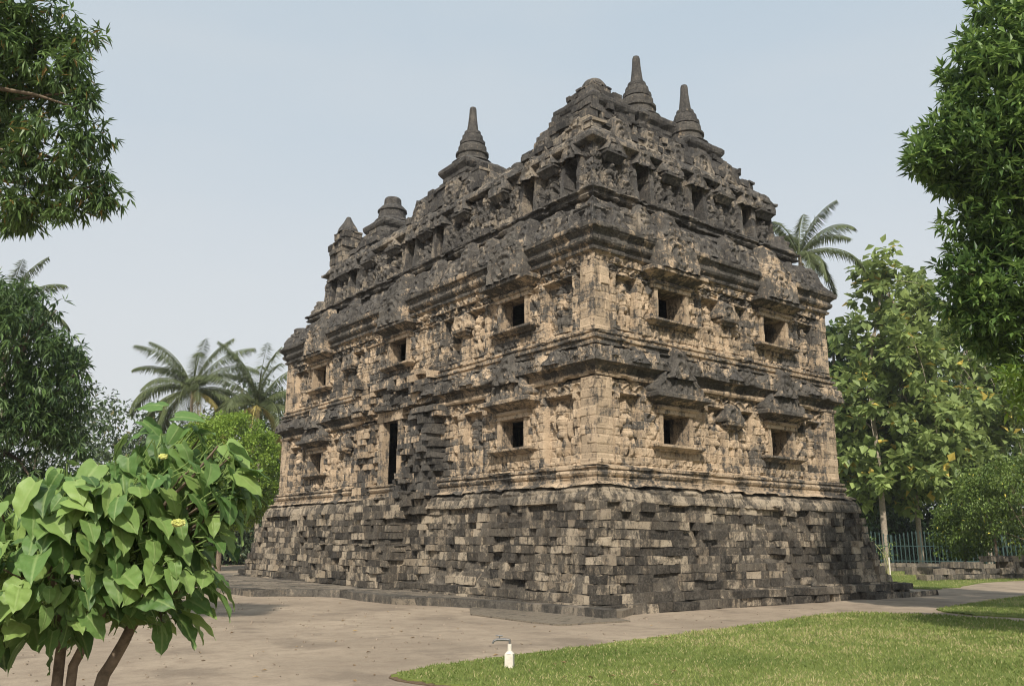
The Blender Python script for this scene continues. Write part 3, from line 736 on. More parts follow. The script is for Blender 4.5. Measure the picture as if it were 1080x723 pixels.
# ------------------------------------------------------------------ lawns
LAWN1 = smooth_poly([(-9.2, -6.15), (-8.18, -5.68), (-6.53, -5.44), (-4.82, -5.23), (-3.24, -5.0), (0, -4.56), (2.74, -4.05), (4.1, -4.15), (5.04, -5.0), (5.2, -6.25), (5.0, -7.5), (4.6, -14), (-3, -15), (-8.0, -11), (-8.9, -7.6)], 4)
LAWN2 = smooth_poly([(6.25, -6.98), (6.16, -5.77), (7.03, -4.68), (10.3, -4.1), (14.7, -3.55), (26, -2.5), (27, -14), (7, -14)], 4)
LAWN3 = smooth_poly([(16.2, 1.5), (17.53, .49), (18.9, .43), (24, 1.67), (30, 1.5), (46, .5), (60, 8), (34, 22), (14, 16)], 4)
def lawn(name, poly, dens, near, hgt, label):
    Q = np.array(poly); Q = np.concatenate([Q[i] + (Q[(i + 1) % len(Q)] - Q[i]) * np.linspace(0, 1, 6, endpoint=False)[:, None] for i in range(len(Q))]); poly = [tuple(q) for q in Q + RS.normal(0, .035, Q.shape)]
    sheet(name, poly, .03, M_TURF, .03, kind='structure')
    P = np.array(poly); lo, hi = P.min(0), P.max(0); n_ = int((hi - lo).prod() * dens)
    q = RS.uniform(lo, hi, (n_, 2)); ins = np.zeros(n_, bool); j = len(P) - 1
    for i in range(len(P)):
        c = ((P[i, 1] > q[:, 1]) != (P[j, 1] > q[:, 1])) & (q[:, 0] < (P[j, 0] - P[i, 0]) * (q[:, 1] - P[i, 1]) / (P[j, 1] - P[i, 1] + 1e-12) + P[i, 0]); ins ^= c; j = i
    q = q[ins]; dcam = np.hypot(q[:, 0] - CAM[0], q[:, 1] - CAM[1]); fwd = (q - CAM[:2]) @ norm(FW[:2]); lat = (q - CAM[:2]) @ norm(RT[:2])
    k = (fwd > 4) & (np.abs(lat) < fwd * .72 + 1) & (RS.rand(len(q)) < np.clip((near / dcam) ** 1.3, 0, 1)); q = q[k]; dcam = dcam[k]
    n_ = len(q); sc = np.clip(dcam / near, 1, 3)
    an = RS.uniform(0, 2 * math.pi, n_); ax = np.stack([np.cos(an), np.sin(an), 0 * an], -1); h = hgt * RS.uniform(.5, 1.3, n_) * (.8 + .5 * noise2(q[:, 0] / .7, q[:, 1] / .7, 1)) * np.sqrt(sc)
    wd = (.006 * sc)[:, None]; base = np.stack([q[:, 0], q[:, 1], 0 * an + .028], -1)
    ln = RS.normal(0, .5, (n_, 3)); ln[:, 2] = 0; tip = base + np.stack([0 * h, 0 * h, h], -1) + ln * h[:, None]
    V = np.stack([base - ax * wd, base + ax * wd, tip + ax * wd * .3, tip - ax * wd * .3], 1)
    pt = noise2(q[:, 0] / 1.6, q[:, 1] / 1.6, 4) * .6 + noise2(q[:, 0] / .35, q[:, 1] / .35, 5) * .4
    tone = np.clip(pt + RS.normal(0, .18, n_), 0, 1); dry = (RS.rand(n_) < .10 + .30 * (pt > .6)).astype(float)
    m = MB(); m.add(V, np.arange(n_ * 4).reshape(-1, 4), np.repeat(tone, 4), np.repeat(dry, 4))
    tag(m.build('grass', M_GRASS), label, 'grass', kind='stuff')
M_SOIL = plain_mat('dark_soil', (.12, .085, .055), .95, .1, .4, 25)
cc = np.mean(LAWN1, 0); sheet('lawn_border', [tuple(cc + (np.array(q) - cc) * (1 + .09 / (np.hypot(*(np.array(q) - cc)) + .01))) for q in LAWN1], .012, M_SOIL, .008, kind='structure')
lawn('lawn', LAWN1, 1100, 9.5, .026, 'short green grass of the lawn nearest the viewer, around the white tap post')
lawn('lawn', LAWN2, 500, 20, .03, 'darker green grass of the small lawn beyond the narrow path at right')
lawn('lawn', LAWN3, 160, 30, .04, 'pale far grass between the temple corner and the stone pile')

# ------------------------------------------------------------------ tap on its white post
M_WHITE = plain_mat('white_paint', (.56, .52, .45), .6, .3, .12, 12); M_METAL = plain_mat('dark_metal', (.10, .10, .10), .45, .5, .3, 30)
tp = np.array([-7.7, -6.44, .03]); t = empty('water_tap', tp, 'small water tap on a white concrete post at the edge of the lawn', 'tap')
m = MB(); m.box((0, 0, .07), (.052, .052, .10), .7, .003); m.lathe((0, 0, 0), [(.06, .168), (.042, .19), (.028, .20), (.026, .285), (0, .287)], 12, .5, .5, .02); m.build('post', M_WHITE, t)
m = MB(); m.tube([(0, 0, .28), (0, 0, .345)], .014); r_ = -RT[:2]; e = np.array([r_[0], r_[1], 0])
m.tube([np.array([0, 0, .335]), e * .08 + (0, 0, .34), e * .17 + (0, 0, .34)], [.016, .018, .016]); m.tube([e * .15 + (0, 0, .34), e * .2 + (0, 0, .325), e * .22 + (0, 0, .29)], [.014, .014, .012])
m.build('spout', M_METAL, t)
m = MB(); m.tube([e * .13 + (0, 0, .35), e * .13 + (0, 0, .385)], .008); m.tube([e * .09 + (0, 0, .385), e * .18 + (0, 0, .39)], .009); m.build('handle', M_METAL, t)

# ------------------------------------------------------------------ vegetation helpers
def leaf_quads(mb, P, D, N, L, Wd, tone, stain, fold=.12, mid=.42):
    n_ = len(P); D = norm(D); S = norm(np.cross(D, N)); U = np.cross(S, D)
    L = np.broadcast_to(L, (n_,))[:, None]; Wd = np.broadcast_to(Wd, (n_,))[:, None]
    V = np.stack([P, P + D * L * mid + S * Wd / 2 + U * L * fold, P + D * L - U * L * fold * .6, P + D * L * mid - S * Wd / 2 + U * L * fold], 1)
    mb.add(V, np.arange(n_ * 4).reshape(-1, 4), np.repeat(np.broadcast_to(tone, (n_,)), 4), np.repeat(np.broadcast_to(stain, (n_,)), 4))
def rdir(n_, r): return norm(r.normal(0, 1, (n_, 3)))
def clump_leaves(mb, C, R, per, L, Wd, r, droop=.4, spread=.7, tone0=.5, tvar=.2, accent=0.0, flat=.8, whorl=0, fold=.12, jag=.0):
    k = len(C); R = np.broadcast_to(R, (k,)); ct = tone0 + r.normal(0, tvar * .6, k)
    idx = np.repeat(np.arange(k), per); n_ = len(idx)
    o = rdir(n_, r); rad = R[idx] * (r.rand(n_) ** .45); P = C[idx] + o * rad[:, None] * np.array([1, 1, flat])
    if whorl:
        P = np.repeat(P, whorl, 0); o = np.repeat(o, whorl, 0); idx = np.repeat(idx, whorl); n_ = len(P)
    D = o * .6 + rdir(n_, r) * spread; D[:, 2] -= droop
    N = rdir(n_, r) * .5 + np.array([0, 0, 1.0])
    tn = np.clip(ct[idx] + r.normal(0, tvar, n_), 0, 1)
    sz = r.uniform(.65, 1.25, n_)
    leaf_quads(mb, P, D, N, L * sz, Wd * sz, tn, (r.rand(n_) < accent).astype(float), fold)
def shell(ells, n_, r, inner=.35):
    """points filling a set of ellipsoids (centre, radii), denser towards the skin"""
    out = []; vol = np.array([e[1][0] * e[1][1] * e[1][2] for e in ells]) ** .67; vol /= vol.sum()
    for (c, rad), q in zip(ells, vol):
        k = max(3, int(n_ * q)); d = rdir(k, r); t = inner + (1 - inner) * r.rand(k, 1) ** .5
        out.append(np.asarray(c) + d * t * np.asarray(rad))
    return np.concatenate(out)
def bent(a, b, r, k=5, amp=.12, sag=0.0):
    a, b = np.asarray(a, float), np.asarray(b, float); L = np.linalg.norm(b - a); t = np.linspace(0, 1, k)[:, None]
    off = r.normal(0, amp * L * .3, 3); return a + (b - a) * t + np.sin(t * math.pi) * off + np.array([0, 0, 1]) * np.sin(t * math.pi) * sag * L
def tree(name, label, cat, base, trunk_pts, r0, ells, nclump, crad, per, L, Wd, lm, bark=None, group=None, seed=1, limbs=14, inner=.35, lf=.45, **kw):
    r = np.random.RandomState(seed); base = np.asarray(base, float); t = empty(name, base, label, cat, group); bark = bark or M_BARK
    C = shell(ells, nclump, r, inner); m = MB(); tp_ = np.array(trunk_pts, float)
    m.tube(tp_, np.linspace(r0, r0 * .35, len(tp_)), 9); m.build('trunk', bark, t, off=base, smooth=True)
    m = MB(); pick = C[r.choice(len(C), min(limbs, len(C)), False)]
    for q in pick:
        tt = r.uniform(lf, 1.0); s_ = tp_[0] + (tp_[-1] - tp_[0]) * 0; f_ = tt * (len(tp_) - 1); i_ = min(int(f_), len(tp_) - 2); s_ = tp_[i_] + (tp_[i_ + 1] - tp_[i_]) * (f_ - i_)
        m.tube(bent(s_, q, r, 6, .2, .08), np.linspace(r0 * .24, r0 * .04, 6), 6)
    m.build('limbs', bark, t, off=base, smooth=True)
    m = MB(); clump_leaves(m, C, r.uniform(.7, 1.2, len(C)) * crad, per, L, Wd, r, **kw); m.build('crown', lm, t, off=base)
    return t
LM_MANGO = leaf_mat('mango_leaf', (.03, .062, .024), (.14, .23, .065), (.30, .20, .06), .28, .42)
LM_RIGHT = leaf_mat('glossy_leaf', (.03, .075, .02), (.18, .29, .075), (.26, .38, .10), .35, .42)
LM_DARK = leaf_mat('dark_leaf', (.018, .04, .012), (.09, .16, .035), (.20, .28, .06), .25)
LM_TEAK = leaf_mat('broad_leaf', (.06, .10, .028), (.33, .42, .14), (.55, .44, .10), .36)
LM_ROUND = leaf_mat('round_leaf', (.08, .15, .02), (.28, .40, .06), (.28, .38, .08), .3)
LM_FAR = leaf_mat('far_leaf', (.03, .055, .025), (.12, .17, .07), (.22, .2, .09), .2)
LM_PALM = leaf_mat('palm_leaf', (.05, .075, .028), (.16, .19, .08), (.42, .36, .12), .25)
LM_GOLD = leaf_mat('flower_shrub_leaf', (.03, .065, .014), (.16, .23, .045), (.62, .55, .10), .2)
def above(b, y):                                 # height over ground point b that shows at row y
    v = np.array([b[0], b[1], 0]) - CAM; k = 361.5 - y
    return (k * (v @ FW) - FPX * (v @ UP)) / (FPX * UP[2] - k * FW[2])
def gp(px, d):                                  # ground point seen at column px, d metres out
    q = at(px, 600, d); return np.array([q[0], q[1], 0.0])
def ell(px, py, d, rx, rz, ry=None): return (at(px, py, d), (rx, ry or rx, rz))

# trees beyond the fence on the right: tall broad-leaved ones
for i, (px, d, ytop, tr, seed) in enumerate(((936, 51, 268, .20, 3), (973, 53, 300, .17, 5), (1045, 58, 305, .2, 8), (898, 57, 345, .2, 12))):
    b = gp(px, d); lean = (1.5, 1.0, .4, 0)[i]; top = np.array([b[0] + RT[0] * lean, b[1] + RT[1] * lean, above(b, ytop)])
    sc = d / FPX; el = []
    hgt = top[2]
    lab = ['tall pale-trunked broad-leaved tree just behind the green fence, tallest of the row', 'slimmer broad-leaved tree with a straight pale trunk behind the fence, right of the tallest one',
           'broad-leaved tree far right behind the flowering shrubs, partly behind the overhanging dark crown', 'round-leaved dark tree showing beside the upper right corner of the temple'][i]
    for zf, rf in ((.95, .075), (.84, .12), (.70, .165), (.55, .22), (.41, .22), (.29, .19)):
        el.append((np.array([b[0] + RT[0] * lean * zf, b[1] + RT[1] * lean * zf, hgt * zf]) + np.array([RT[0], RT[1], 0]) * RS.uniform(-.8, .8), (hgt * rf, hgt * rf, hgt * .10)))
    tree('broadleaf_tree', lab, 'tree', b, [b, b + (0.1, 0, hgt * .3), b + (0, .1, hgt * .6), (top[0], top[1], hgt * .93)], tr, el, 225, .66, 28, .60, .46, LM_TEAK if i != 3 else LM_DARK, M_PALEBARK,
         'tall trees behind the fence', seed, 12, .2, droop=.35, spread=1.0, tone0=.5, tvar=.22, accent=.03 if i != 3 else 0, flat=.6)
# dark mass of further trees
for i, (px, d, py, rw, rh, lab) in enumerate(((905, 72, 520, 5, 6, 'dark far tree low beside the temple corner behind the fence'), (960, 78, 480, 7, 8, 'dark far tree filling the gap behind the two pale trunks'), (1030, 75, 470, 7, 8, 'dark far tree behind the flowering shrubs at right'),
        (1095, 70, 450, 7, 9, 'dark far tree at the right edge of the view behind the stone pile'))):
    c = at(px, py, d); b = np.array([c[0], c[1], 0])
    tree('far_tree', lab, 'tree', b, [b, b + (0, 0, c[2])], .3, [(c, (rw, rw, rh)), (b + (0, 0, 2.0), (rw, rw, 2.6)), (b + (0, 0, 1.0), (rw, rw, 1.6))], 230, 1.6, 50, .55, .32, LM_DARK, None, 'dark trees behind the fence', 30 + i, 8, .3, tone0=.3)
# flowering shrubs before the fence on the right
for i, (px, d, wd, ht) in enumerate(((1018, 42, 1.5, 3.4), (1052, 40, 2.2, 5.2), (1092, 38, 2.3, 5.6))):
    b = gp(px, d)
    tree('flowering_shrub', ['small yellow-flowered shrub at the right end of the green fence', 'taller yellow-flowered shrub behind the middle of the stone pile', 'yellow-flowered shrub cut by the right edge of the view'][i], 'shrub', b,
         [b, b + (.1, 0, ht * .3), b + (0, 0, ht * .6)], .09, [(b + (0, 0, ht * .62), (wd, wd, ht * .40)), (b + (.4, .3, ht * .8), (wd * .7, wd * .7, ht * .22))], 110, .42, 55, .17, .08, LM_GOLD, None, 'flowering shrubs at right', 50 + i, 12, .3, tone0=.55, accent=.010)

# coconut palms
def palm(base, top, label, seed, nf=22, FL=5.4, rr_=.17, wilt=.05, up=.0):
    r = np.random.RandomState(seed); base = np.asarray(base); top = np.asarray(top); t = empty('coconut_palm', base, label, 'palm tree', 'coconut palms')
    m = MB(); m.tube(bent(base, top, r, 8, .05), np.linspace(rr_, rr_ * .6, 8), 9, .5, .5); m.build('trunk', M_PALEBARK, t, off=base, smooth=True)
    for k in range(nf):
        az = k * 2.399 + r.uniform(-.3, .3); e0 = math.radians(80 - 95 * (k / nf) + r.uniform(-8, 8)) + up; m = MB()
        fl = FL * r.uniform(.8, 1.1); n_ = 16; pts = [top.copy()]; e = e0
        for j in range(n_):
            e -= math.radians(r.uniform(3.5, 5.5)) * (.4 + .8 * k / nf) * (1 + j / n_ * 1.4) * (1.0 if e > -1.2 else 0)
            pts.append(pts[-1] + fl / n_ * np.array([math.cos(az) * math.cos(e), math.sin(az) * math.cos(e), math.sin(e)]))
        pts = np.array(pts); old = 1.0 if (k > nf * .82 and r.rand() < .7) else 0.0
        m.tube(pts, np.linspace(.045, .01, len(pts)), 5, .8, old)
        q = np.repeat(np.arange(2, len(pts) - 1), 9) + np.tile(np.linspace(0, 1, 9, endpoint=False), len(pts) - 3); i0 = q.astype(int); f_ = (q - i0)[:, None]
        P = pts[i0] * (1 - f_) + pts[i0 + 1] * f_; Tn = norm(pts[i0 + 1] - pts[i0]); side = norm(np.cross(Tn, [0, 0, 1.0]))
        tt = q / len(pts)
        for sg in (-1, 1):
            D = Tn * .55 + side * sg * .9 + r.normal(0, .10, P.shape); D[:, 2] -= .5 + .9 * r.rand(len(P))
            ll = fl * .20 * np.sin(np.clip(tt, .08, .97) * math.pi) ** .6 * r.uniform(.8, 1.1, len(P))
            leaf_quads(m, P, D, np.array([0, 0, 1.0]) + side * sg * .3, ll, .05 + 0 * ll, np.clip(r.normal(.5, .2, len(P)), 0, 1), old, -.03, .3)
        m.build('frond', LM_PALM, t, off=base)
    return t
def palm_at(px, py, d, label, seed, **kw):
    c = at(px, py, d); palm(np.array([c[0] + .6, c[1], 0]), c, label, seed, **kw)
palm_at(843, 270, 52, 'coconut palm showing behind the upper right corner of the temple', 3, nf=18, FL=4.3)
palm_at(203, 412, 60, 'tallest coconut palm left of the temple with fanned drooping fronds', 8, nf=28, FL=5.3)
palm_at(272, 428, 58, 'coconut palm right beside the left end of the temple with upright fronds', 5, nf=22, FL=5.4, up=.2)
palm_at(8, 330, 46, 'coconut palm rising behind the dark mango crown at left', 12, nf=18, FL=3.6)
# further trees at left
for i, (px, d, py, rw, rh, lab) in enumerate(((125, 66, 478, 5.0, 5.0, 'hazy round tree far left between the mango tree and the palms'), (190, 72, 490, 6, 4.6, 'hazy low tree under the tallest palm at left'),
        (262, 64, 470, 4.2, 5.5, 'dark tree under the palm beside the left end of the temple'), (40, 70, 470, 7, 6, 'far tree behind the dark mango crown at the left edge'), (300, 75, 465, 6, 5, 'tree just hidden behind the far left corner of the temple'), (230, 58, 545, 4, 3, 'low dark tree behind the clipped round tree'))):
    c = at(px, py, d); b = np.array([c[0], c[1], 0])
    tree('far_tree', lab, 'tree', b, [b, b + (0, 0, c[2])], .3, [(c, (rw, rw, rh)), (b + (0, 0, 2.0), (rw, rw, 2.4))], 130, 1.3, 50, .42, .22, LM_FAR, None, 'trees left behind the temple', 70 + i, 8, .3, tone0=.4, accent=.03)
# clipped round tree
c = at(238, 497, 46); b = np.array([c[0], c[1], 0])
tree('round_tree', 'bright green round clipped tree beside the left end of the temple', 'tree', b, [b, b + (0, 0, 1.6), b + (0, 0, 3)], .16, [(c, (3.0, 3.0, 3.1))], 420, .42, 70, .17, .11, LM_ROUND, None, None, 91, 24, .75, tone0=.5, tvar=.22, accent=.05, droop=.0)
# dense mango tree at left
d = 25; b = gp(-60, d)
tree('mango_tree', 'dense dark mango tree at the left edge behind the big-leaved shrub', 'tree', b, [b, b + (0, 0, 2), b + (.3, .2, 4.5)], .35,
     [ell(-60, 400, d, 3.4, 3.1), ell(10, 370, d, 1.7, 2.0), ell(45, 410, d, 1.3, 1.7), ell(65, 440, d, .9, 1.2), ell(20, 470, d, 2.0, 1.6), ell(5, 320, d, 1.3, 1.0), ell(-30, 520, d, 2.6, 1.4)], 560, .45, 11, .30, .062, LM_MANGO, None, 'mango trees', 95, 26, .5,
     whorl=5, droop=.75, spread=.8, tone0=.38, tvar=.2, accent=.0, fold=.05)
# mango boughs overhanging from the upper left
d = 13; b = gp(-330, 13.5); ctr = at(-150, 150, d)
tree('mango_tree', 'mango tree reaching in from the upper left corner with rusty young shoots', 'tree', b, [b, b + (0, 0, 2.5), b * .7 + ctr * .3 + (0, 0, 2.2), ctr + (0, 0, .8)], .3,
     [ell(-120, 90, d, 2.0, 1.9), ell(0, 60, d, .95, .9), ell(48, 70, d, .62, .72), ell(60, 150, d, .70, .55), ell(88, 195, d, .50, .42), ell(20, 200, d, .75, .5), ell(30, 10, d, .7, .5), ell(112, 208, d, .22, .18), ell(40, 225, d, .45, .2), ell(88, 120, d, .28, .4), ell(75, 40, d, .3, .4)], 430, .22, 13, .20, .040, LM_MANGO, None, 'mango trees', 97, 40, .25,
     lf=.93, whorl=5, droop=.7, spread=.85, tone0=.55, tvar=.26, accent=.03, fold=.05)
# large dark tree on the right
d = 18; b = gp(1330, 19); ctr = at(1230, 180, d)
tree('dark_tree', 'large dense dark green tree overhanging the right edge of the view', 'tree', b, [b, b + (0, 0, 3), b * .5 + ctr * .5, ctr], .4,
     [ell(1200, 160, d, 3.2, 4.0), ell(1075, 100, d, 1.5, 1.7), ell(1030, 150, d, 1.15, 1.0), ell(1000, 165, d, .7, .6), ell(1060, 210, d, 1.2, 1.0), ell(1085, 30, d, 1.1, 1.3), ell(1065, 300, d, 1.35, 1.2), ell(1030, 325, d, .75, .75), ell(1090, 350, d, 1.1, .8), (np.array([-.5, -13.5, 7.0]), (2.3, 2.1, 1.2))], 1150, .34, 14, .24, .080, LM_RIGHT, None, None, 99, 24, .55,
     whorl=5, droop=.05, spread=.75, tone0=.5, tvar=.25, accent=.05, fold=.06)
b = gp(1105, 15.5)
tree('young_tree', 'bright feathery young branch at the right edge below the dark crown', 'tree', b, [b, b + (.2, .2, 2.5), at(1100, 405, 15.5)], .06, [ell(1095, 400, 15.5, .5, .35), ell(1110, 430, 15.5, .6, .5)], 40, .25, 10, .24, .06, LM_ROUND, None, None, 101, 6, .3, whorl=4, droop=.0)

# ------------------------------------------------------------------ fence on its low wall, stone pile, sapling
M_FENCE = plain_mat('green_paint', (.016, .042, .040), .5, .4, .25, 20)
A, B = gp(886, 50), gp(1120, 47); dv = B - A; Ln = np.hypot(dv[0], dv[1]); ux = dv / Ln; ang = math.atan2(dv[1], dv[0])
m = MB()
x = 0
while x < Ln:
    wd = random.uniform(.5, .9); c = A + ux * (x + wd / 2)
    for k in range(2): m.box((c[0], c[1], .125 + k * .25), (wd / 2 - .01, .17, .12), ang, .012, random.random(), random.uniform(.2, .6))
    x += wd
tag(m.build('low_wall', M_PAVE), 'low grey stone wall under the green fence at right', 'wall')
fo = empty('fence', A + (0, 0, .5), 'green metal fence of spiked bars with wavy top behind the right lawn', 'fence')
m = MB()
for z in (.62, 1.45): m.box((A[0] + dv[0] / 2, A[1] + dv[1] / 2, z), (Ln / 2, .02, .025), ang)
m.build('rail', M_FENCE, fo, off=A + (0, 0, .5))
m = MB(); x = .1
while x < Ln:
    c = A + ux * x; h = 1.42 + .26 * abs(math.sin(x * math.pi / 3.0))
    m.box((c[0], c[1], .5 + h / 2), (.026, .012, h / 2), ang); m.add(np.array([[-.05, 0, 0], [0, .02, 0], [.05, 0, 0], [0, 0, .16]]) @ np.array([[ux[0], ux[1], 0], [-ux[1], ux[0], 0], [0, 0, 1]]) + (c[0], c[1], .5 + h), [[0, 1, 2, 3]])
    x += .22
m.build('bars', M_FENCE, fo, off=A + (0, 0, .5))
xs = np.arange(0, Ln, 2.9)
for x in xs:
    c = A + ux * x; m = MB(); m.box((c[0], c[1], 1.27), (.04, .04, .80), ang); m.build('fence_post', M_FENCE, fo, off=A + (0, 0, .5))
# a second run at the far left, behind the round tree
A2, B2 = gp(150, 56), gp(300, 60); dv2 = B2 - A2; Ln2 = np.hypot(dv2[0], dv2[1]); u2 = dv2 / Ln2; an2 = math.atan2(dv2[1], dv2[0])
fo = empty('fence', A2, 'dark paling fence under the round tree at left', 'fence'); m = MB(); x = 0
while x < Ln2:
    c = A2 + u2 * x; m.box((c[0], c[1], 1.1), (.035, .02, 1.1), an2); x += .2
m.build('palings', M_FENCE, fo, off=A2); m = MB(); m.box((A2[0] + dv2[0] / 2, A2[1] + dv2[1] / 2, 1.9), (Ln2 / 2, .03, .05), an2); m.build('rail', M_FENCE, fo, off=A2)

A3, B3 = np.array([24.3, 3.7, 0]), np.array([34, 2.0, 0]); dv3 = B3 - A3; L3 = np.hypot(*dv3[:2]); u3 = dv3 / L3; a3 = math.atan2(dv3[1], dv3[0])
rs = np.random.RandomState(9); z = .03; row = 0; cnt = 0
pos = ['bottom', 'second', 'third', 'fourth']
while row < 4:
    h = rs.uniform(.22, .29); x = row * .25 + rs.uniform(0, .3) + (-1.5 if row < 2 else 0 if row == 2 else 2.2); k = 0
    while x < L3 - row * .3:
        wd = rs.uniform(.5, 1.15)
        if rs.rand() < .9:
            c = A3 + u3 * (x + wd / 2) + np.array([-u3[1], u3[0], 0]) * rs.uniform(-.1, .1)
            m = MB(); m.box((0, 0, h / 2), (wd / 2, rs.uniform(.25, .35), h / 2 - .004), a3 + rs.uniform(-.12, .12), .03, rs.rand(), rs.uniform(.25, .65), tilt=.03)
            o = m.build('stone_slab', M_PAVE); o.location = (c[0], c[1], z)
            tag(o, 'loose rectangular stone slab in the %s course of the low stone pile at right' % pos[row], 'stone', 'slabs of the stone pile')
        x += wd + rs.uniform(.0, .15); k += 1
    z += h; row += 1
# long block lying on the grass before the fence
c = gp(977, 44); m = MB(); m.box((0, 0, .2), (1.1, .3, .2), a3 - .2, .05, .6, .35); o = m.build('stone_block', M_PAVE); o.location = (c[0], c[1], 0); tag(o, 'long pale stone block lying in the grass before the green fence', 'stone')
c = gp(938, 41); t = empty('sapling', c, 'thin pale sapling beside the lower right corner of the temple', 'plant'); r = np.random.RandomState(4)
m = MB(); tips = []
for k in range(7):
    e = np.array([RT[0], RT[1], 0]) * r.uniform(-1.3, .2) + (0, 0, r.uniform(1.0, 2.1)); m.tube(bent((0, 0, 0), e, r, 6, .25), np.linspace(.03, .01, 6), 5); tips.append(e); tips.append(e * .7)
m.build('stem', plain_mat('sapling_bark', (.33, .31, .16), .8), t)
m = MB(); clump_leaves(m, np.array(tips), .25, 14, .14, .06, r); m.build('leaves', LM_TEAK, t)
c = gp(938.5, 40.5); m = MB(); m.tube([(0, 0, 0), (0, 0, .95)], .035); o = m.build('white_stake', M_WHITE); o.location = c; tag(o, 'short white stake standing beside the thin sapling', 'stake')

# ------------------------------------------------------------------ big-leaved shrub in the foreground
LEAFM = NT('heart_leaf', .5, .32); tn = LEAFM.attr('tone'); vn = LEAFM.attr('stain')
c = LEAFM.ramp(tn, [(0, (.03, .08, .02)), (.45, (.09, .19, .045)), (1, (.25, .37, .10))])
c = LEAFM.mix(LEAFM.math('MULTIPLY', LEAFM.noise(28, 4, .7), .35), c, (.07, .13, .03)); c = LEAFM.mix(LEAFM.math('MULTIPLY', vn, .5), c, (.32, .42, .16))
spots = LEAFM.ramp(LEAFM.noise(95, 3, .7), [(.66, (0, 0, 0)), (.72, (1, 1, 1))]); c = LEAFM.mix(LEAFM.math('MULTIPLY', spots, .7), c, (.20, .15, .05)); dust = LEAFM.noise(5, 5, .7); c = LEAFM.mix(LEAFM.math('MULTIPLY', dust, .10), c, (.30, .33, .20))
LEAFM.color(c); LEAFM.bump(LEAFM.math('MULTIPLY_ADD', vn, -1.0, LEAFM.noise(40, 3, .6)), .5, .004)
tr = LEAFM.N.new('ShaderNodeBsdfTranslucent'); ms = LEAFM.N.new('ShaderNodeMixShader'); ms.inputs[0].default_value = .28
hs = LEAFM.N.new('ShaderNodeHueSaturation'); hs.inputs['Value'].default_value = 1.4; hs.inputs['Hue'].default_value = .48; LEAFM.l(c, hs.inputs['Color']); LEAFM.l(hs.outputs[0], tr.inputs['Color'])
LEAFM.l(LEAFM.p.outputs[0], ms.inputs[1]); LEAFM.l(tr.outputs[0], ms.inputs[2]); LEAFM.l(ms.outputs[0], LEAFM.N['Material Output'].inputs['Surface'])
def heart_leaf(mb, P, D, N, L, r, tone):
    D = norm(D); S = norm(np.cross(D, N)); U = np.cross(S, D)
    nt_, ns = 17, 13; t = (np.linspace(0, 1, nt_) ** 1.15)[:, None]; s = np.linspace(-1, 1, ns)[None, :]
    hw = .80 * (np.clip(t, 0, 1) + .0) ** .38 * np.clip(1 - t, 0, 1) ** .95
    tipn = np.clip((t - .82) / .18, 0, 1); hw = hw * (1 - .55 * tipn) + .0
    x = s * hw; y = t - .30 * np.abs(s) ** 1.3 * (1 - t) ** 4 * np.clip(t / .06, 0, 1) * np.sign(t + 1)
    y = y + .10 * np.abs(s) * hw
    cup = r.uniform(-.25, .5); bend = r.uniform(.15, .9); wav = r.uniform(.01, .05); ph = r.uniform(0, 6)
    z = cup * np.abs(x) ** 1.2 - bend * t ** 2 * .6 + wav * np.sin(t * 17 + ph + s * 2) * np.abs(s) + r.uniform(-.12, .12) * x
    lat = np.abs(((y - np.abs(x) * .75) * 6.5) % 1 - .5) * 2
    vein = np.clip(1 - np.abs(s) * hw / .022, 0, 1) + .4 * np.clip((lat - .80) / .2, 0, 1) * (np.abs(s) < .93)
    z = z + .014 * (1 - np.clip(vein, 0, 1))
    G = P + L * (x[..., None] * S + y[..., None] * D + z[..., None] * U)
    mb.grid(G, tone, np.clip(vein, 0, 1))
DB = 4.7; bb = gp(88, 4.75) ; r = np.random.RandomState(21)
bush = empty('big_leaved_shrub', bb, 'large shrub with broad glossy heart-shaped green leaves in the lower left foreground', 'shrub')
EL = [(at(30, 600, DB), (.60, .62, .40)), (at(-60, 610, DB), (.6, .6, .40)), (at(130, 545, DB), (.50, .50, .45)), (at(192, 522, DB), (.34, .42, .42)), (at(175, 600, DB), (.33, .4, .36)), (at(95, 535, DB), (.45, .5, .27)), (at(60, 625, DB), (.5, .5, .20)), (at(226, 505, DB), (.20, .3, .20))]
m = MB(); C = []
for (c0, rad) in EL:
    k = int(230 * (rad[0] * rad[2] / .25)); dd = rdir(k, r); C.append(np.c_[c0 + dd * (.60 + .40 * r.rand(k, 1)) * np.array(rad), np.repeat(c0[None], k, 0)])
C = np.concatenate(C); nodes = C[:, :3]
for q in C:
    P, c0 = q[:3], q[3:]; o_ = norm(P - c0); out = norm(P - at(60, 575, DB))
    D = np.array([out[0], out[1], 0]) * .75 + np.array([0, 0, -.62]) + r.normal(0, .38, 3); N = np.array([0, 0, .9]) + out * .5 + r.normal(0, .35, 3)
    toc = norm(CAM - P); N = N + toc * .15 * r.rand()
    L = r.uniform(.11, .20) * (1.25 if r.rand() > .9 else 1) if r.rand() > .3 else r.uniform(.06, .12)
    heart_leaf(m, P, D, N, L, r, np.clip(.52 + r.normal(0, .3), 0, 1))
    st = P - norm(D) * .02; en = P - out * r.uniform(.08, .16) - (0, 0, r.uniform(-.02, .06)); m.tube(bent(st, en, r, 4, .2), .004, 4, .9, .6, False)
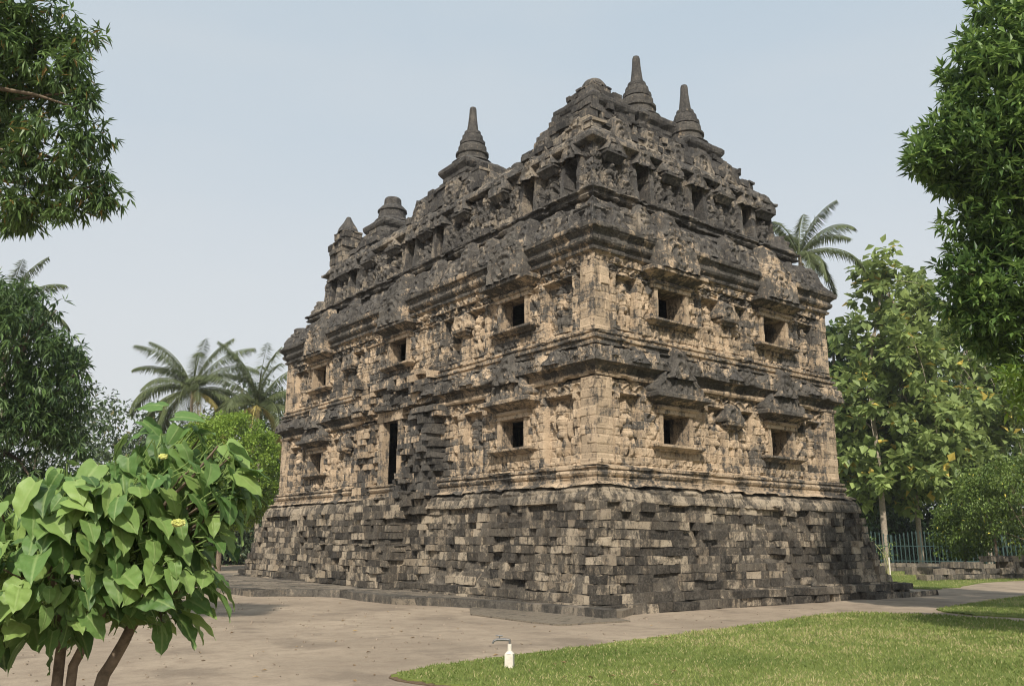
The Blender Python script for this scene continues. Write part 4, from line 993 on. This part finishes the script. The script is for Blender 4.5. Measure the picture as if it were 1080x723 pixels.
# upright shoot at the top
for k, (px, py) in enumerate(((172, 428), (185, 440), (160, 452), (150, 445), (198, 450))):
    heart_leaf(m, at(px, py, DB), np.array([RT[0], RT[1], 0]) * (-.9 if k % 2 == 0 else .7) + (0, 0, .25 - .2 * k), np.array([0, 0, 1.0]) - FW * .5, .16, r, .45)
m.build('leaves', LEAFM.m, bush, off=bb, smooth=True)
m = MB()
st = [((52, 760), (64, 690), (62, 640), (50, 600), .028), ((70, 760), (78, 700), (112, 640), (130, 590), .026), ((78, 760), (108, 712), (150, 645), (175, 575), .034), ((-40, 740), (-15, 690), (5, 640), (-20, 590), .03)]
ends = []
for k, (a, b_, c_, d_, rad) in enumerate(st):
    P0 = bb + np.array([RT[0], RT[1], 0]) * (-.12 + .08 * k - (.35 if k == 3 else 0)); pts = [P0, at(*b_, DB + .02), at(*c_, DB + .03 * k), at(*d_, DB)]
    pts = np.array(pts); tt = np.linspace(0, 3, 13); q = np.stack([np.interp(tt, range(4), pts[:, j]) for j in range(3)], -1); q[1:-1] += r.normal(0, .006, q[1:-1].shape)
    m.tube(q, np.linspace(rad * 1.25, rad * .55, 13), 9); ends += [q[6], q[9], q[12]]
for q in nodes[r.choice(len(nodes), 90, False)]:
    e = min(ends, key=lambda z_: np.linalg.norm(z_ - q)); m.tube(bent(e, q, r, 6, .25, .05), np.linspace(.011, .004, 6), 6)
m.tube(np.array([at(150, 560, DB - .1), at(175, 530, DB - .15), at(205, 500, DB - .15), at(230, 470, DB - .1)]), [.010, .009, .008, .005], 6)
m.build('stems', M_BARK, bush, off=bb, smooth=True)
m = MB()
for (px, py, s_) in ((188, 551, .024), (172, 481, .012)):
    c = at(px, py, DB - .42); th = RS.rand(60)
    for k in range(40): o_ = norm(RS.normal(0, 1, 3)); m.box(c + o_ * s_ * np.array([1.1, 1.1, .6]), (.006, .006, .006), 0, .003, .8, .5)
m.build('blossom', plain_mat('pale_yellow_blossom', (.50, .52, .16), .6, .2, .2, 60), bush, off=bb)

# ------------------------------------------------------------------ litter on the trodden earth
m = MB(); r = np.random.RandomState(77); n_ = 0
while n_ < 420:
    f_ = r.uniform(6.5, 26); l_ = r.uniform(-.62, .35) * f_; q = CAM[:2] + norm(FW[:2]) * f_ + norm(RT[:2]) * l_
    if inside(q[0], q[1], LAWN1) or inside(q[0], q[1], PV) or q[0] > -1.8 and q[1] > -1.8: continue
    h_ = r.uniform(.006, .018); m.box((q[0], q[1], h_ * .6), (h_ * r.uniform(.7, 1.5), h_, h_ * .7), r.uniform(0, 3), h_ * .3, r.rand(), r.uniform(.2, .8)); n_ += 1
o = m.build('gravel', plain_mat('pebble', (.24, .20, .155), .9, .1, .3, 30)); o['kind'] = 'stuff'
m = MB(); P = []
while len(P) < 170:
    f_ = r.uniform(6.5, 24); l_ = r.uniform(-.62, .2) * f_; q = CAM[:2] + norm(FW[:2]) * f_ + norm(RT[:2]) * l_
    if inside(q[0], q[1], PV) or q[0] > -1.8 and q[1] > -1.8: continue
    P.append((q[0], q[1], .012 if not inside(q[0], q[1], LAWN1) else .06))
P = np.array(P); D = rdir(len(P), r); D[:, 2] *= .12; leaf_quads(m, P, D, np.array([0, 0, 1.0]) + rdir(len(P), r) * .25, r.uniform(.04, .11, len(P)), r.uniform(.02, .045, len(P)), r.rand(len(P)), 0.0)
o = m.build('fallen_leaves', leaf_mat('dead_leaf', (.10, .06, .03), (.32, .22, .10), None, .1)); o['kind'] = 'stuff'
# ------------------------------------------------------------------ humid air
me = bpy.data.meshes.new('haze'); x0, x1, y0, y1, z0, z1 = -1550, 1550, -1550, 1550, -1, 60
me.from_pydata([(x, y, z) for z in (z0, z1) for x, y in ((x0, y0), (x1, y0), (x1, y1), (x0, y1))], [], [(0, 3, 2, 1), (4, 5, 6, 7), (0, 1, 5, 4), (1, 2, 6, 5), (2, 3, 7, 6), (3, 0, 4, 7)])
hz = bpy.data.materials.new('humid_air'); hz.use_nodes = True; hn = hz.node_tree; hn.nodes.clear()
pv_ = hn.nodes.new('ShaderNodeVolumePrincipled'); pv_.inputs['Color'].default_value = (.86, .91, .97, 1); pv_.inputs['Density'].default_value = HAZE; pv_.inputs['Anisotropy'].default_value = 0.0
ho = hn.nodes.new('ShaderNodeOutputMaterial'); hn.links.new(pv_.outputs[0], ho.inputs['Volume'])
me.materials.append(hz); ob = bpy.data.objects.new('haze', me); COL.objects.link(ob); ob['kind'] = 'stuff'
